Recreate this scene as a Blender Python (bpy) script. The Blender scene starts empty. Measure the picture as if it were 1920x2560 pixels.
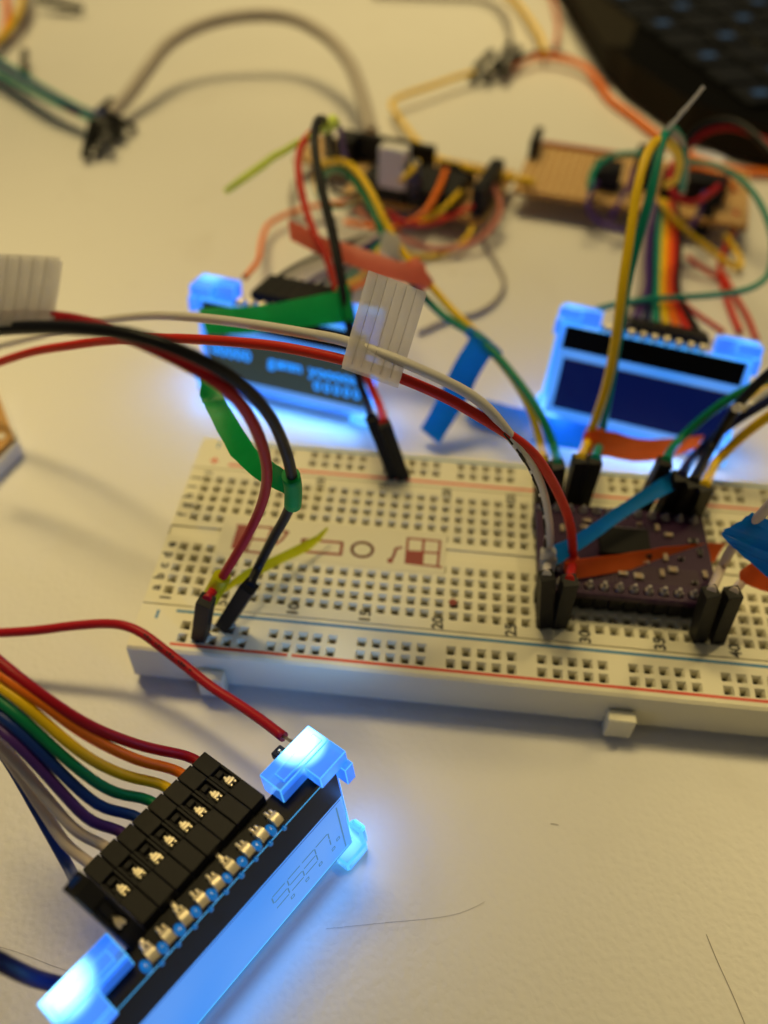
import bpy, bmesh, math, random
from mathutils import Vector, Matrix

random.seed(7)
scene = bpy.context.scene
S = 0.01            # scene units per millimetre
Z0 = 9.5            # height of the breadboard's top face above the table, mm

# ------------------------------------------------------------------ camera
CAM = Vector((47.7473, -100.7943, 119.4075))
RGT = Vector((0.994712, 0.100993, 0.018654))
DWN = Vector((0.086765, -0.729207, -0.678771))
FWD = Vector((-0.054948, 0.6768, -0.734113))
FPX = 2086.7685
def Wm(p):
    return Vector((p[0], p[1], p[2] + Z0)) * S
cd = bpy.data.cameras.new('camera')
cam = bpy.data.objects.new('camera', cd)
scene.collection.objects.link(cam)
m3 = Matrix((RGT, -DWN, -FWD)).transposed()
cam.matrix_world = Matrix.Translation(Wm(CAM)) @ m3.to_4x4()
cd.sensor_fit = 'HORIZONTAL'
cd.sensor_width = 36.0
cd.lens = FPX / 1920.0 * 36.0
cd.clip_start = 0.01
cd.clip_end = 100
cd.dof.use_dof = True
cd.dof.focus_distance = 118.0 * S
cd.dof.aperture_fstop = (cd.lens * 1e-3) / (2.8 * S)
cd.dof.aperture_blades = 0
scene.camera = cam
scene.render.resolution_x = 768
scene.render.resolution_y = 1024

# ------------------------------------------------------------------ world and lamps
world = bpy.data.worlds.new('World')
scene.world = world
world.use_nodes = True
bg = world.node_tree.nodes['Background']
bg.inputs[0].default_value = (1.0, 0.90, 0.74, 1)
bg.inputs[1].default_value = 0.08
def area(name, loc, target, size, power, col):
    ld = bpy.data.lights.new(name, 'AREA')
    ld.shape = 'RECTANGLE'
    ld.size = size[0]; ld.size_y = size[1]
    ld.energy = power; ld.color = col
    o = bpy.data.objects.new(name, ld)
    scene.collection.objects.link(o)
    o.location = loc
    d = Vector(target) - Vector(loc)
    o.rotation_euler = d.to_track_quat('-Z', 'Y').to_euler()
    return o
area('ceiling_lamp_back', (-6.0, 16.0, 15.0), (0, 4, 0), (8, 3), 330, (1.0, 0.77, 0.34))
area('ceiling_lamp_right', (14.0, 3.0, 13.0), (1, 1, 0), (5, 3), 70, (1.0, 0.77, 0.34))
def spot(name, loc, target, radius, power, size, blend, col=(1.0, 0.77, 0.34)):
    ld = bpy.data.lights.new(name, 'SPOT'); ld.energy = power; ld.color = col
    v = Vector(target) - Vector(loc)
    ld.spot_size = 2 * math.atan(radius / v.length); ld.spot_blend = blend; ld.shadow_soft_size = size
    o = bpy.data.objects.new(name, ld); scene.collection.objects.link(o)
    o.location = loc; o.rotation_euler = v.to_track_quat('-Z', 'Y').to_euler()
spot('added_spot_back', (-2.0, 7.5, 14.0), (0.45, 3.75, 0), 3.6, 12500, 4.0, 0.3)  # added spot, lights the back and stops short of the front table
spot('added_spot_left', (-4.0, 4.0, 9.5), (-1.0, 0.25, 0), 1.2, 3500, 1.0, 1.0)  # added spot, pools light on the left side only
spot('added_spot_right', (6.0, 4.0, 9.5), (2.1, -0.45, 0), 1.4, 4200, 1.0, 1.0)  # added spot, pools light on the right, bottom centre stays dim
scene.view_settings.view_transform = 'Standard'
scene.view_settings.look = 'None'
scene.view_settings.exposure = 0
scene.view_settings.gamma = 1
scene.view_settings.use_curve_mapping = False

# ------------------------------------------------------------------ helpers
def d(x, y, D):                      # a point seen at (x, y) of the photograph, D mm in front of the lens
    return CAM + D * (FWD + RGT * ((x - 960) / FPX) + DWN * ((y - 1280) / FPX))
def h(x, y, hh):                     # the same at height hh mm above the table
    v = FWD + RGT * ((x - 960) / FPX) + DWN * ((y - 1280) / FPX)
    return CAM + v * ((hh - Z0 - CAM.z) / v.z)
def on_ray(B, x, y, L):              # point on the ray through (x, y) that lies L mm from B
    v = (FWD + RGT * ((x - 960) / FPX) + DWN * ((y - 1280) / FPX)).normalized()
    w = CAM - B
    b = w.dot(v); c = w.dot(w) - L * L
    disc = b * b - c
    t = -b - math.sqrt(disc) if disc > 0 else -b
    P = CAM + v * t
    return B + (P - B).normalized() * L

def hexlin(r, g, b):
    f = lambda c: (c / 255.0 / 12.92) if c / 255.0 <= 0.04045 else ((c / 255.0 + 0.055) / 1.055) ** 2.4
    return (f(r), f(g), f(b), 1)

MATS = {}
def mat(name, col, rough=0.4, metal=0.0, spec=0.5, bump=0.0, bscale=40.0, vary=0.0, vscale=6.0, emis=None, estr=0.0, coat=0.0, trans=0.0, sss=0.0):
    if name in MATS: return MATS[name]
    m = bpy.data.materials.new(name); m.use_nodes = True
    nt = m.node_tree; b = nt.nodes['Principled BSDF']
    b.inputs['Base Color'].default_value = (*col[:3], 1)
    b.inputs['Roughness'].default_value = rough
    b.inputs['Metallic'].default_value = metal
    b.inputs['Specular IOR Level'].default_value = spec
    b.inputs['Coat Weight'].default_value = coat
    b.inputs['Transmission Weight'].default_value = trans
    if sss:
        b.inputs['Subsurface Weight'].default_value = sss
        b.inputs['Subsurface Radius'].default_value = (1, 0.8, 0.6)
        b.inputs['Subsurface Scale'].default_value = 0.01
    if emis:
        b.inputs['Emission Color'].default_value = (*emis[:3], 1)
        b.inputs['Emission Strength'].default_value = estr
    tc = nt.nodes.new('ShaderNodeTexCoord')
    if vary:
        n = nt.nodes.new('ShaderNodeTexNoise'); n.inputs['Scale'].default_value = vscale; n.inputs['Detail'].default_value = 5
        nt.links.new(tc.outputs['Object'], n.inputs['Vector'])
        mx = nt.nodes.new('ShaderNodeMix'); mx.data_type = 'RGBA'
        mx.inputs['A'].default_value = (*[c * (1 - vary) for c in col[:3]], 1)
        mx.inputs['B'].default_value = (*[min(1, c * (1 + vary)) for c in col[:3]], 1)
        nt.links.new(n.outputs['Fac'], mx.inputs['Factor'])
        nt.links.new(mx.outputs['Result'], b.inputs['Base Color'])
        mr = nt.nodes.new('ShaderNodeMapRange'); mr.inputs['To Min'].default_value = max(0.02, rough - 0.1); mr.inputs['To Max'].default_value = min(1, rough + 0.12)
        nt.links.new(n.outputs['Fac'], mr.inputs['Value']); nt.links.new(mr.outputs['Result'], b.inputs['Roughness'])
    if bump:
        n2 = nt.nodes.new('ShaderNodeTexNoise'); n2.inputs['Scale'].default_value = bscale; n2.inputs['Detail'].default_value = 4
        nt.links.new(tc.outputs['Object'], n2.inputs['Vector'])
        bp = nt.nodes.new('ShaderNodeBump'); bp.inputs['Strength'].default_value = bump; bp.inputs['Distance'].default_value = 0.002
        nt.links.new(n2.outputs['Fac'], bp.inputs['Height']); nt.links.new(bp.outputs['Normal'], b.inputs['Normal'])
    MATS[name] = m
    return m

def film(name, col, alpha=0.85, rough=0.3):
    """translucent coloured adhesive film"""
    if name in MATS: return MATS[name]
    m = bpy.data.materials.new(name); m.use_nodes = True
    nt = m.node_tree; nt.nodes.clear()
    N = nt.nodes.new; L = nt.links.new
    out = N('ShaderNodeOutputMaterial')
    tc = N('ShaderNodeTexCoord')
    no = N('ShaderNodeTexNoise'); no.inputs['Scale'].default_value = 11; no.inputs['Detail'].default_value = 6
    L(tc.outputs['Object'], no.inputs['Vector'])
    mx = N('ShaderNodeMix'); mx.data_type = 'RGBA'
    mx.inputs['A'].default_value = (*[c * 0.72 for c in col[:3]], 1); mx.inputs['B'].default_value = (*[min(1, c * 1.3 + 0.02) for c in col[:3]], 1)
    L(no.outputs['Fac'], mx.inputs['Factor'])
    bp = N('ShaderNodeBump'); bp.inputs['Strength'].default_value = 0.25; bp.inputs['Distance'].default_value = 0.004
    L(no.outputs['Fac'], bp.inputs['Height'])
    p = N('ShaderNodeBsdfPrincipled'); p.inputs['Roughness'].default_value = rough
    L(mx.outputs['Result'], p.inputs['Base Color']); L(bp.outputs['Normal'], p.inputs['Normal'])
    tl = N('ShaderNodeBsdfTranslucent'); L(mx.outputs['Result'], tl.inputs['Color'])
    m1 = N('ShaderNodeMixShader'); m1.inputs[0].default_value = 0.6; L(p.outputs[0], m1.inputs[1]); L(tl.outputs[0], m1.inputs[2])
    tr = N('ShaderNodeBsdfTransparent')
    tr.inputs['Color'].default_value = (*[min(1, c ** 0.4) for c in col[:3]], 1)
    m2 = N('ShaderNodeMixShader'); m2.inputs[0].default_value = alpha
    L(tr.outputs[0], m2.inputs[1]); L(m1.outputs[0], m2.inputs[2]); L(m2.outputs[0], out.inputs[0])
    MATS[name] = m
    return m

def tag(o, label=None, cat=None, group=None, kind=None):
    if label: o['label'] = label
    if cat: o['category'] = cat
    if group: o['group'] = group
    if kind: o['kind'] = kind
    return o

def thing(name, loc, label, cat, group=None, rot=None):
    """an Empty at the thing's base; loc in mm (board coordinates)"""
    o = bpy.data.objects.new(name, None)
    o.empty_display_size = 0.02
    scene.collection.objects.link(o)
    M = Matrix.Translation(Wm(loc))
    if rot is not None: M = M @ rot.to_4x4()
    o.matrix_world = M
    o['root'] = 1
    del o['root']
    tag(o, label, cat, group)
    return o

def build(name, bm, mats, parent=None, smooth=False, local=False, loc=None):
    """link a bmesh (in mm) as one mesh object.
    local=True: vertices are in the parent's frame; otherwise in board coordinates"""
    if not isinstance(mats, (list, tuple)): mats = [mats]
    if local:
        T = Matrix.Scale(S, 4)
    else:
        T = Matrix.Scale(S, 4) @ Matrix.Translation((0, 0, Z0))
    if parent is not None and not local:
        root = parent
        T = root.matrix_world.inverted() @ T if root.parent is None else T
    bmesh.ops.transform(bm, matrix=T, verts=bm.verts)
    if loc is not None and parent is None:
        c = Wm(loc)
        bmesh.ops.translate(bm, vec=-c, verts=bm.verts)
    if smooth:
        for f in bm.faces: f.smooth = True
    me = bpy.data.meshes.new(name)
    bm.to_mesh(me); bm.free()
    for m in mats: me.materials.append(m)
    o = bpy.data.objects.new(name, me)
    scene.collection.objects.link(o)
    if parent is not None: o.parent = parent
    elif loc is not None: o.location = Wm(loc)
    return o

def autosmooth(o, ang=35):
    me = o.data
    for p in me.polygons: p.use_smooth = True
    try:
        me.set_sharp_from_angle(angle=math.radians(ang))
    except Exception:
        pass
    return o

def box(bm, x0, x1, y0, y1, z0, z1, M=None, bev=0.0, mi=0, bmi=None, seg=1):
    r = bmesh.ops.create_cube(bm, size=1.0)
    vs = r['verts']
    bmesh.ops.scale(bm, vec=(abs(x1 - x0), abs(y1 - y0), abs(z1 - z0)), verts=vs)
    bmesh.ops.translate(bm, vec=((x0 + x1) / 2, (y0 + y1) / 2, (z0 + z1) / 2), verts=vs)
    fs = set()
    for v in vs:
        for f in v.link_faces: fs.add(f)
    for f in fs: f.material_index = mi
    if bev:
        es = set()
        for v in vs:
            for e in v.link_edges: es.add(e)
        rr = bmesh.ops.bevel(bm, geom=list(es), offset=bev, offset_type='OFFSET', segments=seg, profile=0.7, affect='EDGES')
        vs = list({v for f in rr['faces'] for v in f.verts} | {v for v in vs if v.is_valid})
        if bmi is not None:
            for f in rr['faces']: f.material_index = bmi
    if M is not None:
        bmesh.ops.transform(bm, matrix=M, verts=[v for v in vs if v.is_valid])
    return vs

def cyl(bm, p0, p1, r0, r1=None, n=16, mi=0, caps=True):
    if r1 is None: r1 = r0
    p0 = Vector(p0); p1 = Vector(p1)
    ax = (p1 - p0).normalized()
    a = ax.orthogonal().normalized(); b = ax.cross(a)
    R0 = [bm.verts.new(p0 + (a * math.cos(2 * math.pi * k / n) + b * math.sin(2 * math.pi * k / n)) * r0) for k in range(n)]
    R1 = [bm.verts.new(p1 + (a * math.cos(2 * math.pi * k / n) + b * math.sin(2 * math.pi * k / n)) * r1) for k in range(n)]
    for k in range(n):
        f = bm.faces.new((R0[k], R0[(k + 1) % n], R1[(k + 1) % n], R1[k])); f.material_index = mi; f.smooth = True
    if caps:
        f = bm.faces.new(R0[::-1]); f.material_index = mi
        f = bm.faces.new(R1); f.material_index = mi

def spline(pts, step=1.2):
    P = [Vector(p) for p in pts]
    if len(P) == 2: return [P[0].lerp(P[1], k / 8) for k in range(9)]
    P = [P[0] * 2 - P[1]] + P + [P[-1] * 2 - P[-2]]
    out = []
    for i in range(1, len(P) - 2):
        p0, p1, p2, p3 = P[i - 1], P[i], P[i + 1], P[i + 2]
        t0 = 0; t1 = t0 + max(1e-4, (p1 - p0).length) ** 0.5; t2 = t1 + max(1e-4, (p2 - p1).length) ** 0.5; t3 = t2 + max(1e-4, (p3 - p2).length) ** 0.5
        n = max(2, int((p2 - p1).length / step))
        for k in range(n):
            t = t1 + (t2 - t1) * k / n
            A1 = p0 * ((t1 - t) / (t1 - t0)) + p1 * ((t - t0) / (t1 - t0))
            A2 = p1 * ((t2 - t) / (t2 - t1)) + p2 * ((t - t1) / (t2 - t1))
            A3 = p2 * ((t3 - t) / (t3 - t2)) + p3 * ((t - t2) / (t3 - t2))
            B1 = A1 * ((t2 - t) / (t2 - t0)) + A2 * ((t - t0) / (t2 - t0))
            B2 = A2 * ((t3 - t) / (t3 - t1)) + A3 * ((t - t1) / (t3 - t1))
            out.append(B1 * ((t2 - t) / (t2 - t1)) + B2 * ((t - t1) / (t2 - t1)))
    out.append(P[-2])
    return out

def tube(bm, pts, r, n=12, mi=0, raw=False, flat=1.0, zmin=None):
    q = pts if raw else spline(pts)
    # light smoothing of the path, ends kept
    if not raw:
        for _ in range(3):
            q = [q[0]] + [(q[i - 1] + q[i] * 2 + q[i + 1]) / 4 for i in range(1, len(q) - 1)] + [q[-1]]
    if zmin is not None:
        q = [Vector((p.x, p.y, max(p.z, zmin))) for p in q]
    t = (q[1] - q[0]).normalized()
    nrm = t.orthogonal().normalized()
    rings = []
    for i, p in enumerate(q):
        tt = (q[min(i + 1, len(q) - 1)] - q[max(i - 1, 0)]).normalized()
        nrm = (nrm - tt * nrm.dot(tt)).normalized()
        bn = tt.cross(nrm)
        rings.append([bm.verts.new(p + (nrm * math.cos(2 * math.pi * k / n) + bn * math.sin(2 * math.pi * k / n) * flat) * r) for k in range(n)])
    for a, b in zip(rings, rings[1:]):
        for k in range(n):
            f = bm.faces.new((a[k], a[(k + 1) % n], b[(k + 1) % n], b[k])); f.smooth = True; f.material_index = mi
    bm.faces.new(rings[0][::-1]).material_index = mi
    bm.faces.new(rings[-1]).material_index = mi
    return q

def text_bm(bm, s, size, M, depth=0.02, mi=0, bold=0.032):
    cu = bpy.data.curves.new('t', 'FONT'); cu.body = s; cu.size = size; cu.align_x = 'CENTER'; cu.align_y = 'CENTER'
    cu.extrude = depth; cu.resolution_u = 3; cu.offset = bold * size
    ob = bpy.data.objects.new('t', cu); scene.collection.objects.link(ob)
    dg = bpy.context.evaluated_depsgraph_get(); dg.update()
    me = bpy.data.meshes.new_from_object(ob.evaluated_get(dg))
    me.transform(M)
    n0 = len(bm.faces)
    bm.from_mesh(me)
    bm.faces.ensure_lookup_table()
    for f in bm.faces[n0:]: f.material_index = mi
    bpy.data.objects.remove(ob); bpy.data.curves.remove(cu); bpy.data.meshes.remove(me)

# ------------------------------------------------------------------ table
def table_material():
    m = bpy.data.materials.new('laminate'); m.use_nodes = True
    nt = m.node_tree; N = nt.nodes.new; L = nt.links.new
    b = nt.nodes['Principled BSDF']
    geo = N('ShaderNodeNewGeometry')
    sep = geo.outputs['Position']
    n1 = N('ShaderNodeTexNoise'); n1.inputs['Scale'].default_value = 0.8; n1.inputs['Detail'].default_value = 4; L(sep, n1.inputs['Vector'])
    mx = N('ShaderNodeMix'); mx.data_type = 'RGBA'
    mx.inputs['A'].default_value = (0.66, 0.645, 0.60, 1); mx.inputs['B'].default_value = (0.72, 0.705, 0.66, 1)
    L(n1.outputs['Fac'], mx.inputs['Factor'])
    # scattered specks of dust and wear
    vo = N('ShaderNodeTexVoronoi'); vo.inputs['Scale'].default_value = 5.5; vo.inputs['Randomness'].default_value = 1; L(sep, vo.inputs['Vector'])
    lt = N('ShaderNodeMath'); lt.operation = 'LESS_THAN'; lt.inputs[1].default_value = 0.042; L(vo.outputs['Distance'], lt.inputs[0])
    sc = N('ShaderNodeSeparateColor'); L(vo.outputs['Color'], sc.inputs[0])
    gt = N('ShaderNodeMath'); gt.operation = 'GREATER_THAN'; gt.inputs[1].default_value = 0.62; L(sc.outputs[0], gt.inputs[0])
    ml = N('ShaderNodeMath'); ml.operation = 'MULTIPLY'; L(lt.outputs[0], ml.inputs[0]); L(gt.outputs[0], ml.inputs[1])
    ml2 = N('ShaderNodeMath'); ml2.operation = 'MULTIPLY'; ml2.inputs[1].default_value = 0.30; L(ml.outputs[0], ml2.inputs[0])
    mx2 = N('ShaderNodeMix'); mx2.data_type = 'RGBA'; mx2.inputs['B'].default_value = (0.25, 0.2, 0.15, 1)
    L(mx.outputs['Result'], mx2.inputs['A']); L(ml2.outputs[0], mx2.inputs['Factor'])
    # broad faint smudges
    n5 = N('ShaderNodeTexNoise'); n5.inputs['Scale'].default_value = 2.6; n5.inputs['Detail'].default_value = 7; n5.inputs['Distortion'].default_value = 1.2; L(sep, n5.inputs['Vector'])
    mr5 = N('ShaderNodeMapRange'); mr5.inputs['From Min'].default_value = 0.60; mr5.inputs['From Max'].default_value = 0.80; mr5.inputs['To Max'].default_value = 0.18
    L(n5.outputs['Fac'], mr5.inputs['Value'])
    mx3 = N('ShaderNodeMix'); mx3.data_type = 'RGBA'; mx3.inputs['B'].default_value = (0.45, 0.40, 0.32, 1)
    L(mx2.outputs['Result'], mx3.inputs['A']); L(mr5.outputs['Result'], mx3.inputs['Factor'])
    L(mx3.outputs['Result'], b.inputs['Base Color'])
    # fine orange-peel grain
    n2 = N('ShaderNodeTexNoise'); n2.inputs['Scale'].default_value = 62; n2.inputs['Detail'].default_value = 3; n2.inputs['Distortion'].default_value = 0.6; L(sep, n2.inputs['Vector'])
    n3 = N('ShaderNodeTexVoronoi'); n3.feature = 'SMOOTH_F1'; n3.inputs['Scale'].default_value = 105; L(sep, n3.inputs['Vector'])
    ad = N('ShaderNodeMath'); ad.operation = 'ADD'; L(n2.outputs['Fac'], ad.inputs[0]); L(n3.outputs['Distance'], ad.inputs[1])
    bp = N('ShaderNodeBump'); bp.inputs['Strength'].default_value = 0.22; bp.inputs['Distance'].default_value = 0.0028
    L(ad.outputs[0], bp.inputs['Height']); L(bp.outputs['Normal'], b.inputs['Normal'])
    mr = N('ShaderNodeMapRange'); mr.inputs['To Min'].default_value = 0.36; mr.inputs['To Max'].default_value = 0.5
    L(n1.outputs['Fac'], mr.inputs['Value']); L(mr.outputs['Result'], b.inputs['Roughness'])
    b.inputs['Specular IOR Level'].default_value = 0.35
    return m
bm = bmesh.new()
box(bm, -700, 900, -420, 1300, -9.5 - 22, -9.5)
tb = build('table', bm, table_material())
tag(tb, kind='structure')

# ------------------------------------------------------------------ common materials
cream = mat('cream_plastic', (0.74, 0.70, 0.50), 0.42, bump=0.12, bscale=30, vary=0.04, vscale=1.5)
cream_rail = mat('rail_plastic', (0.76, 0.72, 0.53), 0.42, bump=0.12, bscale=30, vary=0.04, vscale=1.5)
hole_dark = mat('contact_shade_dark', (0.012, 0.011, 0.009), 0.8, spec=0.1)  # contacts coloured near black, so the wells' shade is part of the colour
blackp = mat('black_plastic', (0.009, 0.0085, 0.008), 0.48, spec=0.22, bump=0.2, bscale=60, vary=0.25, vscale=14)
gold = mat('gold_pin', (1.0, 0.84, 0.58), 0.42, metal=0.45, bump=0.25, bscale=45, vary=0.1, vscale=30)
tin = mat('tinned_metal', (0.62, 0.58, 0.50), 0.32, metal=1.0, vary=0.15, vscale=25)
ink_black = mat('ink_black', (0.012, 0.011, 0.010), 0.6)
ink_red = mat('ink_red', (0.70, 0.07, 0.03), 0.5)
ink_blue = mat('ink_blue', (0.02, 0.20, 0.42), 0.5)
marker = mat('red_marker', (0.25, 0.02, 0.012), 0.55, vary=0.3, vscale=20)
def wm(n, c, **k): return mat('wire_' + n, c, rough=k.get('rough', 0.42), spec=0.28, bump=0.06, bscale=25, vary=0.06, vscale=8, sss=0.0)
W_RED = wm('red', (0.40, 0.004, 0.012))
W_RED2 = wm('bright_red', (0.60, 0.022, 0.008))
W_ORANGE = wm('orange', (0.88, 0.19, 0.006))
W_YELLOW = wm('yellow', (0.85, 0.55, 0.004))
W_GREEN = wm('green', (0.0, 0.20, 0.075))
W_TEAL = wm('teal', (0.0, 0.25, 0.17))
W_BLUE = wm('blue', (0.005, 0.035, 0.22))
W_NAVY = wm('navy', (0.004, 0.008, 0.07))
W_PURPLE = wm('purple', (0.07, 0.022, 0.18))
W_WHITE = wm('white', (0.70, 0.66, 0.58))
W_BEIGE = wm('beige', (0.60, 0.50, 0.42))
W_GREY = wm('grey', (0.34, 0.31, 0.28))
W_BLACK = mat('wire_black', (0.006, 0.006, 0.007), 0.42, spec=0.25, bump=0.06, bscale=25)
W_PINK = wm('pink', (0.62, 0.20, 0.12))

# ------------------------------------------------------------------ breadboard
bb = thing('breadboard', (81.3, 0, -9.5), 'long cream solderless breadboard with blue and red rail lines and a red marker drawing', 'breadboard')
BX0, BX1 = -1.2, 163.8
ROWS = [-13.97, -11.43, -8.89, -6.35, -3.81, 3.81, 6.35, 8.89, 11.43, 13.97]
COV0, COV1 = 3.4, 19.7           # columns under the sticker (rows e and f)
def holed_sheet(x0, x1, y0, y1, holes, z=0.0):
    """a plate with real square wells: grid cut along every well edge"""
    bm = bmesh.new()
    W1, W2, DEP = 0.86, 0.56, 5.0
    cells = {}
    xs = sorted({round(hx, 3) for hx, hy in holes}); ys = sorted({round(hy, 3) for hx, hy in holes})
    XS = sorted(set([x0, x1] + [round(a + s * W1, 4) for a in xs for s in (-1, 1)]))
    YS = sorted(set([y0, y1] + [round(a + s * W1, 4) for a in ys for s in (-1, 1)]))
    hs = {(round(a, 3), round(b, 3)) for a, b in holes}
    V = {}
    def v(x, y):
        k = (x, y)
        if k not in V: V[k] = bm.verts.new((x, y, z))
        return V[k]
    for i in range(len(XS) - 1):
        for j in range(len(YS) - 1):
            cx, cy = (XS[i] + XS[i + 1]) / 2, (YS[j] + YS[j + 1]) / 2
            if abs(XS[i + 1] - XS[i] - 2 * W1) < 1e-3 and abs(YS[j + 1] - YS[j] - 2 * W1) < 1e-3 and (round(cx, 3), round(cy, 3)) in hs:
                a = [v(XS[i], YS[j]), v(XS[i + 1], YS[j]), v(XS[i + 1], YS[j + 1]), v(XS[i], YS[j + 1])]
                jx = random.uniform(-.04, .04); jy = random.uniform(-.04, .04)
                def ring(w, zz): return [bm.verts.new((cx + jx + sx * w, cy + jy + sy * w, z + zz)) for sx, sy in ((-1, -1), (1, -1), (1, 1), (-1, 1))]
                b = ring(W2, -0.55); c = ring(W2, -1.5); e = ring(W2, -DEP)
                for r0, r1, mi in ((a, b, 0), (b, c, 0), (c, e, 1)):
                    for k in range(4):
                        f = bm.faces.new((r0[k], r0[(k + 1) % 4], r1[(k + 1) % 4], r1[k])); f.material_index = mi
                f = bm.faces.new(e); f.material_index = 1
            else:
                bm.faces.new((v(XS[i], YS[j]), v(XS[i + 1], YS[j]), v(XS[i + 1], YS[j + 1]), v(XS[i], YS[j + 1])))
    bmesh.ops.recalc_face_normals(bm, faces=bm.faces)
    # outward = up for the flat faces
    for f in bm.faces:
        pass
    return bm
holes = []
for c in range(1, 64):
    for i, y in enumerate(ROWS):
        if y == -3.81 and 3 < c < 19: continue
        if y == 3.81 and 3 < c < 20: continue
        holes.append((c * 2.54, y))
strip_lo = [(x, y) for x, y in holes if y < 0]; strip_hi = [(x, y) for x, y in holes if y > 0]
def flip_up(o):
    me = o.data
    bm = bmesh.new(); bm.from_mesh(me)
    bm.faces.ensure_lookup_table()
    big = max(bm.faces, key=lambda f: f.calc_area())
    if big.normal.z < 0: bmesh.ops.reverse_faces(bm, faces=bm.faces)
    bm.to_mesh(me); bm.free()
ts = build('terminal_strip', holed_sheet(BX0, BX1, -17.1, -1.35, strip_lo), [cream, hole_dark], bb); flip_up(ts)
ts = build('terminal_strip', holed_sheet(BX0, BX1, 1.35, 17.1, strip_hi), [cream, hole_dark], bb); flip_up(ts)
rail_cols = [g * 6 + 3 + k for g in range(10) for k in range(5)]
rl = build('power_rail', holed_sheet(BX0, BX1, -26.2, -17.35, [(c * 2.54, y) for c in rail_cols for y in (-23.7, -21.15)], -0.02), [cream_rail, hole_dark], bb); flip_up(rl)
rl = build('power_rail', holed_sheet(BX0, BX1, 17.35, 26.2, [(c * 2.54, y) for c in rail_cols for y in (23.7, 21.15)], -0.02), [cream_rail, hole_dark], bb); flip_up(rl)
bm = bmesh.new()
# outer body as a ring of walls under the plates, side faces slope slightly
def quadstrip(bm, prof_a, prof_b):
    A = [bm.verts.new(p) for p in prof_a]; B = [bm.verts.new(p) for p in prof_b]
    for k in range(len(A) - 1): bm.faces.new((A[k], B[k], B[k + 1], A[k + 1]))
for sgn in (-1, 1):
    pr = [(sgn * 26.2, -0.02), (sgn * 26.75, -0.35), (sgn * 27.0, -8.0), (sgn * 26.0, -8.0), (sgn * 26.0, -9.48)]
    quadstrip(bm, [(BX0, y, z) for y, z in pr], [(BX1, y, z) for y, z in pr])
for X, sg in ((BX0, -1), (BX1, 1)):
    for ya, yb in ((-26.2, -17.35), (-17.1, 17.1), (17.35, 26.2)):
        bm.faces.new([bm.verts.new(p) for p in ((X, ya, -.02), (X, yb, -.02), (X, yb, -8), (X, ya, -8))])
    for s2 in (-1, 1):
        bm.faces.new([bm.verts.new(p) for p in ((X, s2 * 26.2, -.02), (X, s2 * 26.75, -.35), (X, s2 * 27, -8), (X, s2 * 26.2, -8))])
        # seam grooves
        bm.faces.new([bm.verts.new(p) for p in ((X, s2 * 17.1, -1.2), (X, s2 * 17.35, -1.2), (X, s2 * 17.35, -8), (X, s2 * 17.1, -8))])
for s2 in (-1, 1):
    bm.faces.new([bm.verts.new(p) for p in ((BX0, s2 * 17.1, -1.2), (BX1, s2 * 17.1, -1.2), (BX1, s2 * 17.35, -1.2), (BX0, s2 * 17.35, -1.2))])
    bm.faces.new([bm.verts.new(p) for p in ((BX0, s2 * 17.1, -1.2), (BX1, s2 * 17.1, -1.2), (BX1, s2 * 17.1, -0.005), (BX0, s2 * 17.1, -0.005))])
    bm.faces.new([bm.verts.new(p) for p in ((BX0, s2 * 17.35, -1.2), (BX1, s2 * 17.35, -1.2), (BX1, s2 * 17.35, -0.025), (BX0, s2 * 17.35, -0.025))])
    # channel walls
    bm.faces.new([bm.verts.new(p) for p in ((BX0, s2 * 1.35, -0.005), (BX1, s2 * 1.35, -0.005), (BX1, s2 * 1.35, -0.4), (BX0, s2 * 1.35, -0.4))])
bm.faces.new([bm.verts.new(p) for p in ((BX0, -1.35, -0.4), (BX1, -1.35, -0.4), (BX1, 1.35, -0.4), (BX0, 1.35, -0.4))])
bm.faces.new([bm.verts.new(p) for p in ((BX0 + .02, -26, -8), (BX1 - .02, -26, -8), (BX1 - .02, 26, -8), (BX0 + .02, 26, -8))])
build('body', bm, cream_rail, bb)
bm = bmesh.new()
box(bm, BX0 + 1.2, BX1 - 1.2, -25.9, 25.9, -9.48, -8.02)
build('adhesive_backing', bm, mat('foam', (0.5, 0.48, 0.42), 0.8), bb)
for cx in (13.2, 82.2, 151.0):
    bm = bmesh.new()
    box(bm, cx - 2.3, cx + 2.3, -29.4, -27.08, -8.9, -3.6, bev=0.25)
    autosmooth(build('side_clip', bm, cream_rail, bb))
bm = bmesh.new()
box(bm, 5.2, 161, -18.62, -18.05, 0.0, 0.012)
box(bm, 5.2, 161, 25.0, 25.5, 0.0, 0.012)
box(bm, 1.2, 3.0, -19.62, -19.15, 0.0, 0.012, Matrix.Translation((2.1, -19.4, 0)) @ Matrix.Rotation(math.pi / 2, 4, 'Z') @ Matrix.Translation((-2.1, 19.4, 0)))
box(bm, 2.3, 2.75, 23.4, 25.1, 0.0, 0.012)
build('blue_rail_line', bm, ink_blue, bb)
bm = bmesh.new()
box(bm, 5.9, 26.0, -25.42, -24.85, 0.0, 0.012)
box(bm, 26.7, 161, -25.42, -24.85, 0.0, 0.012)
box(bm, 5.9, 161, 18.35, 18.95, 0.0, 0.012)
box(bm, 1.9, 3.6, 19.25, 19.7, 0.0, 0.012)
box(bm, 2.55, 3.0, 18.6, 19.23, 0.0, 0.012); box(bm, 2.55, 3.0, 19.72, 20.4, 0.0, 0.012)
build('red_rail_line', bm, ink_red, bb)
RT = Matrix.Rotation(math.pi / 2, 4, 'Z')
def printed(nm, s_, size, x, y):
    bm = bmesh.new(); text_bm(bm, s_, size, Matrix.Translation((x, y, 0.03)) @ RT, 0.01); build(nm, bm, ink_black, bb)
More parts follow.
